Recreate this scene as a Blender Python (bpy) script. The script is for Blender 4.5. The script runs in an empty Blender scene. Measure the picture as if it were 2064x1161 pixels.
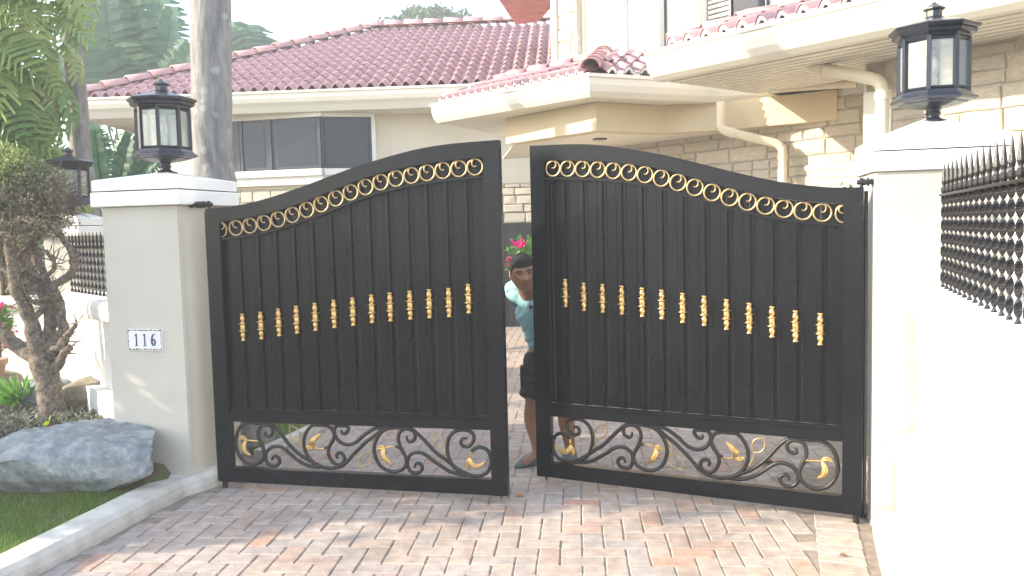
import bpy, bmesh, math, random
from mathutils import Vector, Matrix, noise
random.seed(7)
PI = math.pi
C = bpy.context.scene.collection
sc = bpy.context.scene
# ---------------------------------------------------------------- camera
HC, FPX, PITCH, ROLL = 1.6797, 1683.43, 0.072, -0.0243
cp, sp = math.cos(PITCH), math.sin(PITCH)
_r = Vector((1, 0, 0)); _f = Vector((0, cp, -sp)); _u = Vector((0, sp, cp))
cr, sr = math.cos(ROLL), math.sin(ROLL)
RIGHT = cr*_r + sr*_u; UP = -sr*_r + cr*_u; FWD = _f
CAM = Vector((0, 0, HC))
cd = bpy.data.cameras.new('camera'); cam = bpy.data.objects.new('camera', cd); C.objects.link(cam)
cd.sensor_width = 36; cd.lens = 36*FPX/2064; cd.clip_start = .05; cd.clip_end = 3000
m = Matrix((RIGHT, UP, -FWD)).transposed().to_4x4(); m.translation = CAM
cam.matrix_world = m
sc.camera = cam
# ---------------------------------------------------------------- world, sun, exposure
SUN_EL = math.radians(22.5)
SUN_AZ = Vector((-1.0, -0.145, 0)).normalized()          # horizontal direction towards the sun
w = bpy.data.worlds.new('World'); sc.world = w; w.use_nodes = True
nt = w.node_tree
bg = nt.nodes['Background']
sky = nt.nodes.new('ShaderNodeTexSky'); sky.sky_type = 'NISHITA'; sky.sun_disc = False
sky.sun_elevation = SUN_EL
sky.sun_rotation = math.atan2(SUN_AZ.x, SUN_AZ.y)
sky.air_density = 1.0; sky.dust_density = 1.2; sky.ozone_density = 1.0
veil = nt.nodes.new('ShaderNodeMixRGB'); veil.blend_type = 'ADD'; veil.inputs[0].default_value = 1.0; veil.inputs[2].default_value = (1.7, 1.76, 1.85, 1)
nt.links.new(sky.outputs[0], veil.inputs[1]); nt.links.new(veil.outputs[0], bg.inputs[0]); bg.inputs[1].default_value = 0.15
sl = bpy.data.lights.new('sun', 'SUN'); sl.energy = 3.8; sl.angle = math.radians(0.6); sl.color = (1, .87, .68)
so = bpy.data.objects.new('sun', sl); C.objects.link(so)
sdir = Vector((SUN_AZ.x*math.cos(SUN_EL), SUN_AZ.y*math.cos(SUN_EL), math.sin(SUN_EL)))
so.rotation_euler = sdir.to_track_quat('Z', 'Y').to_euler()
sc.view_settings.view_transform = 'Standard'; sc.view_settings.look = 'None'
sc.view_settings.gamma = 1; sc.view_settings.use_curve_mapping = False
sc.view_settings.exposure = 1.56
sc.cycles.max_bounces = 8; sc.cycles.transparent_max_bounces = 12
sc.cycles.use_denoising = True
# ---------------------------------------------------------------- pixel helpers (photo pixels, 2064 x 1161)
def ray(px, py):
    return RIGHT*((px-1032)/FPX) - UP*((py-580.5)/FPX) + FWD
def onz(px, py, z=0):
    d = ray(px, py); return CAM + d*((z-HC)/d.z)
def at(px, py, Y):
    d = ray(px, py); return CAM + d*(Y/d.y)
def proj(P):
    d = Vector(P)-CAM; q = d.dot(FWD)
    if q <= 0: return (-9999, -9999)
    return (1032+FPX*d.dot(RIGHT)/q, 580.5-FPX*d.dot(UP)/q)
# ---------------------------------------------------------------- mesh builder
class MB:
    def __init__(s): s.v = []; s.f = []; s.sm = []
    def add(s, vs, fs, smooth=False):
        n = len(s.v); s.v += [tuple(v) for v in vs]
        s.f += [tuple(i+n for i in f) for f in fs]; s.sm += [smooth]*len(fs); return s
    def box(s, x0, y0, z0, x1, y1, z1, M=None):
        vs = [Vector(p) for p in ((x0,y0,z0),(x1,y0,z0),(x1,y1,z0),(x0,y1,z0),(x0,y0,z1),(x1,y0,z1),(x1,y1,z1),(x0,y1,z1))]
        if M is not None: vs = [M @ v for v in vs]
        return s.add(vs, [(0,3,2,1),(4,5,6,7),(0,1,5,4),(1,2,6,5),(2,3,7,6),(3,0,4,7)])
    def prism(s, poly, z0, z1):
        n = len(poly)
        vs = [(p[0],p[1],z0) for p in poly]+[(p[0],p[1],z1) for p in poly]
        return s.add(vs, [tuple(range(n))[::-1], tuple(range(n,2*n))]+[(i,(i+1)%n,n+(i+1)%n,n+i) for i in range(n)])
    def tube(s, pts, rad, n=8, caps=True, flat=1.0, smooth=True):
        pts = [Vector(p) for p in pts]
        rs = rad if isinstance(rad, (list, tuple)) else [rad]*len(pts)
        rings = []; prev = None
        for i, p in enumerate(pts):
            t = (pts[min(i+1,len(pts)-1)]-pts[max(i-1,0)])
            if t.length < 1e-9: t = Vector((0,0,1))
            t.normalize()
            if prev is None:
                a = Vector((0,0,1)) if abs(t.z) < .9 else Vector((1,0,0))
                nrm = (a - t*a.dot(t)).normalized()
            else:
                nrm = prev - t*prev.dot(t)
                nrm = nrm.normalized() if nrm.length > 1e-6 else prev
            prev = nrm; b = t.cross(nrm)
            rings.append([p + (nrm*math.cos(2*PI*k/n) + b*math.sin(2*PI*k/n)*flat)*rs[i] for k in range(n)])
        vs = [v for r in rings for v in r]; fs = []
        for i in range(len(pts)-1):
            for k in range(n):
                fs.append((i*n+k, i*n+(k+1)%n, (i+1)*n+(k+1)%n, (i+1)*n+k))
        s.add(vs, fs, smooth)
        if caps:
            L = len(pts)-1
            s.add(rings[0], [tuple(range(n))[::-1]]); s.add(rings[L], [tuple(range(n))])
        return s
    def lathe(s, prof, c=(0,0,0), n=16, smooth=True, phase=0):
        c = Vector(c); vs = []; fs = []
        for r, z in prof:
            vs += [c+Vector((r*math.cos(2*PI*(k+phase)/n), r*math.sin(2*PI*(k+phase)/n), z)) for k in range(n)]
        for i in range(len(prof)-1):
            for k in range(n):
                fs.append((i*n+k, i*n+(k+1)%n, (i+1)*n+(k+1)%n, (i+1)*n+k))
        s.add(vs, fs, smooth)
        s.add([vs[k] for k in range(n)], [tuple(range(n))[::-1]])
        L = (len(prof)-1)*n; s.add([vs[L+k] for k in range(n)], [tuple(range(n))])
        return s
    def sweep(s, path, prof, closed=False):
        """profile (a,b): a sideways (to the right of travel), b up, along a horizontal polyline"""
        path = [Vector((p[0], p[1], p[2] if len(p) > 2 else 0)) for p in path]; n = len(prof); vs = []
        for i, p in enumerate(path):
            d0 = (path[i]-path[i-1]) if i else (path[1]-path[0]); d1 = (path[i+1]-path[i]) if i < len(path)-1 else d0
            d0 = Vector((d0.x,d0.y,0)).normalized(); d1 = Vector((d1.x,d1.y,0)).normalized()
            n0 = Vector((d0.y,-d0.x,0)); n1 = Vector((d1.y,-d1.x,0))
            mm = (n0+n1); mm.normalize(); mm = mm/max(.3, mm.dot(n0))
            vs += [p + mm*a + Vector((0,0,b)) for a, b in prof]
        fs = []
        for i in range(len(path)-1):
            for k in range(n):
                fs.append((i*n+k, (i+1)*n+k, (i+1)*n+(k+1)%n, i*n+(k+1)%n))
        s.add(vs, fs); s.add(vs[:n], [tuple(range(n))]); s.add(vs[-n:], [tuple(range(n))[::-1]])
        return s
    def mesh(s, name, mat, bevel=0, fixn=True):
        me = bpy.data.meshes.new(name); me.from_pydata(s.v, [], s.f)
        for p, q in zip(me.polygons, s.sm): p.use_smooth = q
        if fixn or bevel:
            bm = bmesh.new(); bm.from_mesh(me)
            if fixn: bmesh.ops.recalc_face_normals(bm, faces=bm.faces)
            if bevel: bmesh.ops.bevel(bm, geom=bm.edges[:], offset=bevel, segments=2, affect='EDGES', clamp_overlap=True)
            bm.to_mesh(me); bm.free()
        me.materials.append(mat); me.update()
        return me
    def build(s, name, mat, parent=None, bevel=0, fixn=True, world=True):
        return place(name, s.mesh(name, mat, bevel, fixn), parent, world)
def place(name, me, parent=None, world=True, M=None):
    o = bpy.data.objects.new(name, me); C.objects.link(o)
    if parent is not None:
        o.parent = parent
        if world:                       # vertices given in world coordinates under an unrotated parent chain
            q = parent; off = Vector((0,0,0))
            while q is not None: off += q.location; q = q.parent
            o.location = -off
    if M is not None: o.matrix_basis = Matrix.Translation(o.location) @ M
    return o
def thing(name, label, cat, loc=(0,0,0), rz=0, group=None):
    o = bpy.data.objects.new(name, None); C.objects.link(o); o.empty_display_size = .1
    o.location = loc; o.rotation_euler = (0,0,rz); o['label'] = label; o['category'] = cat
    if group: o['group'] = group
    return o
def tag(o, label=None, cat=None, group=None, kind=None):
    if label: o['label'] = label
    if cat: o['category'] = cat
    if group: o['group'] = group
    if kind: o['kind'] = kind
    return o
# ---------------------------------------------------------------- materials
def new_mat(name):
    m = bpy.data.materials.new(name); m.use_nodes = True
    return m, m.node_tree, m.node_tree.nodes['Principled BSDF']
def mat(name, col, rough=.6, metal=0, var=.15, nscale=8, bump=0, bscale=60, col2=None, obj_rand=0, spec=.5, trans=0, coat=0, detail=4, rough_var=0):
    m, nt, b = new_mat(name); N = nt.nodes; L = nt.links
    tc = N.new('ShaderNodeTexCoord')
    nz = N.new('ShaderNodeTexNoise'); nz.inputs['Scale'].default_value = nscale; nz.inputs['Detail'].default_value = detail
    L.new(tc.outputs['Object'], nz.inputs['Vector'])
    rmp = N.new('ShaderNodeValToRGB'); rmp.color_ramp.elements[0].position = .3; rmp.color_ramp.elements[1].position = .7
    c2 = col2 if col2 else tuple(c*(1-var) for c in col)
    c1 = col if col2 else tuple(min(1, c*(1+var*.6)) for c in col)
    rmp.color_ramp.elements[0].color = (*c2, 1); rmp.color_ramp.elements[1].color = (*c1, 1)
    L.new(nz.outputs[0], rmp.inputs[0]); out = rmp.outputs[0]
    if obj_rand:
        oi = N.new('ShaderNodeObjectInfo'); hsv = N.new('ShaderNodeHueSaturation')
        mr = N.new('ShaderNodeMapRange'); mr.inputs[3].default_value = 1-obj_rand; mr.inputs[4].default_value = 1+obj_rand
        L.new(oi.outputs['Random'], mr.inputs[0]); L.new(mr.outputs[0], hsv.inputs['Value']); L.new(out, hsv.inputs['Color']); out = hsv.outputs[0]
    L.new(out, b.inputs['Base Color'])
    b.inputs['Roughness'].default_value = rough; b.inputs['Metallic'].default_value = metal
    b.inputs['Specular IOR Level'].default_value = spec
    if rough_var:
        mr2 = N.new('ShaderNodeMapRange'); mr2.inputs[3].default_value = rough-rough_var; mr2.inputs[4].default_value = rough+rough_var
        L.new(nz.outputs[0], mr2.inputs[0]); L.new(mr2.outputs[0], b.inputs['Roughness'])
    if coat: b.inputs['Coat Weight'].default_value = coat; b.inputs['Coat Roughness'].default_value = .15
    if bump:
        nb = N.new('ShaderNodeTexNoise'); nb.inputs['Scale'].default_value = bscale; nb.inputs['Detail'].default_value = 5
        L.new(tc.outputs['Object'], nb.inputs['Vector'])
        bp = N.new('ShaderNodeBump'); bp.inputs['Strength'].default_value = bump; bp.inputs['Distance'].default_value = .02
        L.new(nb.outputs[0], bp.inputs['Height']); L.new(bp.outputs[0], b.inputs['Normal'])
    if trans:
        tr = N.new('ShaderNodeBsdfTranslucent'); mx = N.new('ShaderNodeMixShader'); mx.inputs[0].default_value = trans
        L.new(out, tr.inputs[0]); L.new(b.outputs[0], mx.inputs[1]); L.new(tr.outputs[0], mx.inputs[2])
        L.new(mx.outputs[0], N['Material Output'].inputs[0])
    return m
M_black = mat('black_gate_paint', (.006,.0075,.010), .26, var=.2, nscale=2, rough_var=.05, bump=.008, bscale=12, detail=2, spec=.24)
M_panel = mat('black_sheet_paint', (.005,.006,.008), .28, var=.2, nscale=2, rough_var=.05, bump=.012, bscale=4, detail=2, spec=.22)
M_iron = mat('wrought_iron_paint', (.016,.015,.015), .38, var=.3, nscale=30, bump=.15, bscale=120, spec=.4)
M_gold = mat('gold_paint', (.72,.50,.20), .32, metal=.85, nscale=40, col2=(.42,.27,.10), bump=.1, bscale=150)
M_goldring = mat('worn_gold_paint', (.58,.44,.22), .38, metal=.75, nscale=30, col2=(.26,.19,.10), bump=.08, bscale=150)
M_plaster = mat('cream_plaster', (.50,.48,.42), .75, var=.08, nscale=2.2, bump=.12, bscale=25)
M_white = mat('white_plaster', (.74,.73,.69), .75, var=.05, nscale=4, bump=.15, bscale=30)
M_cap = mat('white_painted_cap', (.80,.80,.78), .6, var=.04, nscale=6, bump=.05, bscale=40)
M_kerb = mat('painted_kerb', (.62,.61,.57), .8, nscale=7, col2=(.44,.42,.37), bump=.35, bscale=40)
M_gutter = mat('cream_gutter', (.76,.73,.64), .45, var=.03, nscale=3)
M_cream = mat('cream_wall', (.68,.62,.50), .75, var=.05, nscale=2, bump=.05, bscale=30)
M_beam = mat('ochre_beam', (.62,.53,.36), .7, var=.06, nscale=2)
M_tile = mat('clay_roof_tile', (.45,.27,.275), .42, nscale=3, col2=(.40,.235,.245), obj_rand=.10, bump=.15, bscale=50)
M_ridge = mat('clay_ridge_tile', (.48,.28,.27), .42, nscale=5, col2=(.37,.21,.205), obj_rand=.2, bump=.12, bscale=40)
M_redroof = mat('red_roof_board', (.62,.27,.20), .5, var=.2, nscale=6)
M_stone = mat('pale_ashlar', (.58,.53,.44), .85, nscale=7, col2=(.46,.415,.34), obj_rand=.07, bump=.5, bscale=22)
M_mortar = mat('stone_joint_mortar', (.50,.455,.375), .95, var=.2, nscale=9, bump=.3)
M_frame = mat('dark_window_frame', (.022,.035,.055), .4, var=.1)
M_dark = mat('black_door', (.02,.021,.024), .5, var=.3, nscale=2)
M_bed = mat('paver_joint_sand', (.27,.225,.185), .95, var=.3, nscale=20, bump=.3, bscale=150)
M_rock = None
M_pvc = mat('cream_pipe', (.72,.66,.52), .4, var=.03)
M_lampmetal = mat('lamp_black_metal', (.014,.019,.030), .30, var=.2, nscale=20)
M_soil = mat('soil', (.10,.065,.04), .95, nscale=14, col2=(.05,.035,.024), bump=.7, bscale=60)
def glass_mat(name, tint=(.9,.95,.95), rough=.05, mixv=.25):
    m, nt, b = new_mat(name); N = nt.nodes; L = nt.links
    t = N.new('ShaderNodeBsdfTransparent'); t.inputs[0].default_value = (*tint,1)
    b.inputs['Base Color'].default_value = (.8,.82,.8,1); b.inputs['Roughness'].default_value = rough
    b.inputs['Specular IOR Level'].default_value = .6
    g = N.new('ShaderNodeBsdfGlossy'); g.inputs['Roughness'].default_value = rough
    fr = N.new('ShaderNodeFresnel'); fr.inputs[0].default_value = 1.5
    mx = N.new('ShaderNodeMixShader'); L.new(fr.outputs[0], mx.inputs[0]); L.new(t.outputs[0], mx.inputs[1]); L.new(g.outputs[0], mx.inputs[2])
    mx2 = N.new('ShaderNodeMixShader'); mx2.inputs[0].default_value = mixv
    L.new(mx.outputs[0], mx2.inputs[1]); L.new(b.outputs[0], mx2.inputs[2]); L.new(mx2.outputs[0], N['Material Output'].inputs[0])
    return m
M_lampglass = glass_mat('lantern_glass', (.92,.94,.9), .12, .22)
m_, nt_, b_ = new_mat('window_glass'); b_.inputs['Base Color'].default_value = (.015,.022,.035,1); b_.inputs['Roughness'].default_value = .04
b_.inputs['Specular IOR Level'].default_value = .35; M_glass = m_
# paver: per-piece colour, mottling
def paver_mat(name, piece=True):
    m, nt, b = new_mat(name); N = nt.nodes; L = nt.links
    tc = N.new('ShaderNodeTexCoord'); geo = N.new('ShaderNodeNewGeometry')
    rp = N.new('ShaderNodeValToRGB'); e = rp.color_ramp.elements
    e[0].position = 0; e[0].color = (.35,.29,.25,1); e[1].position = 1; e[1].color = (.39,.35,.31,1)
    for ps, c in ((.2,(.39,.31,.26,1)),(.4,(.34,.305,.285,1)),(.6,(.40,.325,.275,1)),(.85,(.36,.31,.28,1)),(.97,(.43,.27,.20,1))):
        q = rp.color_ramp.elements.new(ps); q.color = c
    if piece:
        oi = N.new('ShaderNodeObjectInfo'); L.new(oi.outputs['Random'], rp.inputs[0])
    else:
        L.new(geo.outputs['Random Per Island'], rp.inputs[0])
    nz = N.new('ShaderNodeTexNoise'); nz.inputs['Scale'].default_value = 14; nz.inputs['Detail'].default_value = 6; L.new(geo.outputs['Position'], nz.inputs['Vector'])
    nz2 = N.new('ShaderNodeTexNoise'); nz2.inputs['Scale'].default_value = 1.7; nz2.inputs['Detail'].default_value = 3; L.new(geo.outputs['Position'], nz2.inputs['Vector'])
    mr = N.new('ShaderNodeMapRange'); mr.inputs[1].default_value = .25; mr.inputs[2].default_value = .75; mr.inputs[3].default_value = .72; mr.inputs[4].default_value = 1.22
    L.new(nz.outputs[0], mr.inputs[0])
    mr2 = N.new('ShaderNodeMapRange'); mr2.inputs[1].default_value = .3; mr2.inputs[2].default_value = .7; mr2.inputs[3].default_value = .85; mr2.inputs[4].default_value = 1.15
    L.new(nz2.outputs[0], mr2.inputs[0])
    mu = N.new('ShaderNodeMath'); mu.operation = 'MULTIPLY'; L.new(mr.outputs[0], mu.inputs[0]); L.new(mr2.outputs[0], mu.inputs[1])
    h = N.new('ShaderNodeHueSaturation'); L.new(mu.outputs[0], h.inputs['Value']); L.new(rp.outputs[0], h.inputs['Color'])
    # pale efflorescence / dust
    nz3 = N.new('ShaderNodeTexNoise'); nz3.inputs['Scale'].default_value = 5; nz3.inputs['Detail'].default_value = 8; nz3.inputs['Roughness'].default_value = .7; L.new(geo.outputs['Position'], nz3.inputs['Vector'])
    mr3 = N.new('ShaderNodeMapRange'); mr3.inputs[1].default_value = .5; mr3.inputs[2].default_value = .75; mr3.inputs[4].default_value = .6; L.new(nz3.outputs[0], mr3.inputs[0])
    mx = N.new('ShaderNodeMixRGB'); mx.inputs[2].default_value = (.46,.42,.38,1); L.new(mr3.outputs[0], mx.inputs[0]); L.new(h.outputs[0], mx.inputs[1])
    L.new(mx.outputs[0], b.inputs['Base Color']); b.inputs['Roughness'].default_value = .85
    nb = N.new('ShaderNodeTexNoise'); nb.inputs['Scale'].default_value = 60; nb.inputs['Detail'].default_value = 6; L.new(geo.outputs['Position'], nb.inputs['Vector'])
    bp = N.new('ShaderNodeBump'); bp.inputs['Strength'].default_value = .35; bp.inputs['Distance'].default_value = .01; L.new(nb.outputs[0], bp.inputs['Height']); L.new(bp.outputs[0], b.inputs['Normal'])
    return m
M_paver = paver_mat('clay_paver'); M_paver2 = paver_mat('clay_paver_field', False)
def leaf_mat(name, c1, c2, trans=.35, rough=.4, obj=False, spec=.4):
    m, nt, b = new_mat(name); N = nt.nodes; L = nt.links
    src = (N.new('ShaderNodeObjectInfo').outputs['Random'] if obj else N.new('ShaderNodeNewGeometry').outputs['Random Per Island'])
    rp = N.new('ShaderNodeValToRGB'); rp.color_ramp.elements[0].color = (*c1,1); rp.color_ramp.elements[1].color = (*c2,1); L.new(src, rp.inputs[0])
    L.new(rp.outputs[0], b.inputs['Base Color']); b.inputs['Roughness'].default_value = rough; b.inputs['Specular IOR Level'].default_value = spec
    tr = N.new('ShaderNodeBsdfTranslucent'); mx = N.new('ShaderNodeMixShader'); mx.inputs[0].default_value = trans
    hs = N.new('ShaderNodeHueSaturation'); hs.inputs['Value'].default_value = 1.5; hs.inputs['Saturation'].default_value = 1.1; L.new(rp.outputs[0], hs.inputs['Color'])
    L.new(hs.outputs[0], tr.inputs[0]); L.new(b.outputs[0], mx.inputs[1]); L.new(tr.outputs[0], mx.inputs[2]); L.new(mx.outputs[0], N['Material Output'].inputs[0])
    return m
M_leaf_vine = leaf_mat('climber_leaf', (.15,.26,.08), (.36,.44,.15), .4, .3, obj=True)
M_leaf_palm = leaf_mat('traveller_palm_leaf', (.045,.12,.08), (.10,.20,.11), .35)
M_leaf_far = leaf_mat('far_tree_leaf', (.035,.075,.03), (.07,.12,.045), .25, .5)
M_leaf_bush = leaf_mat('clipped_bush_leaf', (.16,.22,.07), (.32,.36,.14), .2, .6)
M_leaf_brown = leaf_mat('dry_twig_leaf', (.21,.185,.13), (.34,.30,.21), .15, .7)
M_leaf_cover = leaf_mat('ground_cover_leaf', (.09,.115,.07), (.26,.25,.21), .1, .45)
M_grass = leaf_mat('grass_blade', (.09,.18,.03), (.20,.28,.06), .3, .5)
M_lime = leaf_mat('lime_leaf', (.35,.5,.03), (.45,.6,.05), .5, .4)
M_fern = leaf_mat('bright_fern_leaf', (.08,.2,.05), (.14,.3,.06), .3, .5)
M_pink = leaf_mat('magenta_petal', (.55,.02,.16), (.75,.06,.3), .4, .6)
M_lawn = mat('lawn_soil', (.09,.15,.035), .95, nscale=4, col2=(.13,.10,.05), bump=.5, bscale=120)
# ---------------------------------------------------------------- property frame: ex along the gate line, ey into the property
A0 = math.radians(-13.75)
EX = Vector((math.cos(A0), math.sin(A0), 0)); EY = Vector((-math.sin(A0), math.cos(A0), 0))
A_R = math.radians(19.5)                                   # the right-hand wall runs towards the camera at this bearing
ER = Vector((math.sin(A_R), math.cos(A_R), 0)); NR = Vector((math.cos(A_R), -math.sin(A_R), 0))
def V2(p, z=0): return Vector((p[0], p[1], z))
# ================================================================ GROUND
g = MB(); n = 40
g.add([(-70,-40,-.06),(70,-40,-.06),(70,90,-.06),(-70,90,-.06)], [(0,1,2,3)])
tag(g.build('ground', M_soil), kind='structure')
drive = MB().add([(-3.6,1.0,-.0055),(3.4,1.0,-.0055),(4.6,16,-.0055),(-3.4,16,-.0055)], [(0,1,2,3)]).build('driveway', M_bed)
tag(drive, kind='structure')
AP = math.radians(-4.5); PX = Vector((math.cos(AP), math.sin(AP), 0)); PY = Vector((-math.sin(AP), math.cos(AP), 0))
U = .113
KL0 = Vector((-2.145,5.30,0)); KLd = Vector((-.214,-.977,0))            # left kerb, drive edge
SR0 = Vector((1.70,4.717,0)); SRd = Vector((.31,.951,0)).normalized()    # soldier course edge on the right
def side(P, o, d): return d.x*(P.y-o.y) - d.y*(P.x-o.x)                  # >0: left of the direction
def paver_mesh(seed, w, l):
    r = random.Random(seed); b = MB(); h = .05; t = .006; j = lambda: r.uniform(-.003,.003)
    x, y = w/2-.0025, l/2-.0025
    base = [(-x,-y),(x,-y),(x,y),(-x,y)]
    base = [(a+j(), c+j()) for a, c in base]
    z = [r.uniform(-.0012,.0018) for _ in range(4)]
    vs = [(a,c,-h) for a,c in base]+[(a,c,zz-t) for (a,c),zz in zip(base,z)]+[(a*(1-t/abs(x)), c*(1-t/abs(y)), zz) for (a,c),zz in zip(base,z)]
    fs = [(i,(i+1)%4,4+(i+1)%4,4+i) for i in range(4)]+[(4+i,4+(i+1)%4,8+(i+1)%4,8+i) for i in range(4)]+[(8,9,10,11)]
    return b.add(vs, fs)
PM = [paver_mesh(i, 2*U, U) for i in range(7)]
PMm = [b.mesh('paver', M_paver, fixn=False) for b in PM]
cands = []
for i in range(-45, 60):
    for j in range(0, 130):
        c = (i-j) % 4
        if c == 0: cx, cy, rot = (i+1)*U, (j+.5)*U, 0
        elif c == 3: cx, cy, rot = (i+.5)*U, (j+1)*U, PI/2
        else: continue
        P = PX*cx + PY*(cy+1.9)
        if P.y > 14.3 or P.x < -3.3: continue
        if P.y < 5.5 and side(P, KL0, -KLd) > -.06: continue
        if P.y < 4.75 and side(P, SR0, SRd) < .0: continue
        if P.y >= 4.75 and P.x > (1.76 if P.y < 5.6 else 2.2+.1*(P.y-5.6)): continue
        if P.y >= 5.5 and P.x < (-1.90 if P.y < 6.35 else (-1.93+(P.y-6.35)*.33 if P.y < 7.3 else -1.60-.06*(P.y-7.3))+.06): continue
        cands.append((P, rot+AP))
k = 0
while True:                                                # soldier course of pavers laid across the right-hand edge
    P = SR0 + SRd*(.02-.115*k) + Vector((SRd.y,-SRd.x,0))*.122
    if P.y < 2.2: break
    cands.append((P, math.atan2(SRd.y, SRd.x)-PI/2)); k += 1
def seen(P):
    x, y = proj(P); return -70 < x < 2120 and y < 1200
vis = sorted([c for c in cands if seen(c[0])], key=lambda c: (c[0]-CAM).length)
near = vis[:298]; nearset = set(id(c) for c in near)
rng = random.Random(3)
for P, rot in near:
    o = place('paver', PMm[rng.randrange(7)], drive, False, Matrix.Translation((P.x,P.y,rng.uniform(-.0012,.002))) @ Matrix.Rotation(rot+rng.choice((0,PI)),4,'Z'))
fb = MB()
for c in cands:
    if id(c) in nearset: continue
    P, rot = c
    if P.y < 2.5: continue
    src = PM[rng.randrange(7)]; R = Matrix.Translation((P.x,P.y,rng.uniform(-.0012,.002))) @ Matrix.Rotation(rot,4,'Z')
    fb.add([R @ Vector(v) for v in src.v], src.f)
tag(fb.build('paver_field', M_paver2, drive, fixn=False), kind='stuff')
# ---- kerbs
kprof = [(0,-.05),(0,.035),(.012,.075),(.045,.10),(.20,.105),(.235,.09),(.245,-.05)]
def lump(path, n=26, amp=.006):
    out = []; 
    for a, b in zip(path[:-1], path[1:]):
        a, b = Vector(a), Vector(b); L = (b-a).length; q = max(1, int(L/.12))
        for i in range(q):
            p = a.lerp(b, i/q); out.append(p+Vector((noise.noise(p*3)*amp, noise.noise(p*3+Vector((5,0,0)))*amp, noise.noise(p*4)*amp)))
    out.append(Vector(path[-1])); return out
kp = [KL0+KLd*7, KL0, Vector((-2.07,5.40,0)), Vector((-1.99,5.55,0)), Vector((-1.93,5.75,0))]
kb = MB().sweep(lump(kp), [(-a, b) for a, b in kprof]); ko = kb.build('kerb_left', M_kerb); tag(ko, kind='structure')
KR0 = Vector((1.925,4.43,0)); 
kp2 = [KR0-ER*4.5, KR0-ER*.02]
kb = MB().sweep(lump(kp2), [(a*.95, b*1.1) for a, b in kprof]); tag(kb.build('kerb_right', M_kerb), kind='structure')
# ---- bed on the left, raised soil
def bedz(x, y):
    t = max(0, min(1, (y-5.0)/1.0)); t = t*t*(3-2*t); return .075 + .22*t + .025*noise.noise(Vector((x*1.6,y*1.6,0)))
b = MB(); nx, ny = 60, 60; vs = []
for j in range(ny+1):
    for i in range(nx+1):
        y = 1.5+7.2*j/ny
        xr = (KL0+KLd*((KL0.y-y)/.977)).x-.13 if y < 5.3 else -2.2-.35*(y-5.3)
        x = -7.5+(xr+7.5)*i/nx; vs.append((x, y, bedz(x, y) if i < nx else .06))
b.add(vs, [(j*(nx+1)+i, j*(nx+1)+i+1, (j+1)*(nx+1)+i+1, (j+1)*(nx+1)+i) for j in range(ny) for i in range(nx)], True)
tag(b.build('lawn_bed', M_lawn), kind='structure')
# grass blades
rng = random.Random(11); gb = MB()
def blade(gb, P, h, w, lean, az, mid=.5):
    d = Vector((math.cos(az), math.sin(az), 0)); s = Vector((-d.y, d.x, 0))*w
    a = P; bpt = P+Vector((0,0,h*mid))+d*lean*.3; c = P+Vector((0,0,h))+d*lean
    gb.add([a-s, a+s, bpt+s*.7, bpt-s*.7, c], [(0,1,2,3),(3,2,4)])
for _ in range(46000):
    y = rng.uniform(3.6, 5.75); xr = (KL0+KLd*((KL0.y-y)/.977)).x-.20 if y < 5.3 else -2.3
    x = rng.uniform(-3.75, xr)
    if noise.noise(Vector((x*2.2, y*2.2, 3))) + (0.45 if y < 5.1 else -.25) + (0.1 if x < -2.75 else -.2) < rng.uniform(-.1,.3): continue
    blade(gb, Vector((x,y,bedz(x,y)-.004)), rng.uniform(.016,.042), rng.uniform(.0013,.0026), rng.uniform(0,.03), rng.uniform(0,6.28))
for _ in range(9000):                                       # lawn inside, seen through the bottom of the left leaf
    y = rng.uniform(6.35, 9.5); x = rng.uniform(-4.2, (-1.98+(y-6.3)*.32 if y < 7.3 else -1.68-.06*(y-7.3)))
    blade(gb, Vector((x,y,.05)), rng.uniform(.03,.06), .004, rng.uniform(0,.03), rng.uniform(0,6.28))
tag(gb.build('grass', M_grass, fixn=False), 'short green grass beside the left kerb and inside the gate', kind='stuff')
li = MB().prism([(-6,6.30),(-1.98,6.30),(-1.66,7.3),(-1.82,9.8),(-2.1,14.2),(-7,14.2)], -.03, .05).build('inner_lawn', M_lawn); tag(li, kind='structure')
pk = MB().sweep([(-1.98,6.2,0),(-1.66,7.3,0),(-1.82,9.8,0),(-2.1,14.0,0)], [(0,-.03),(0,.055),(.08,.055),(.085,-.03)]).build('path', M_kerb); tag(pk, kind='structure')
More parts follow.
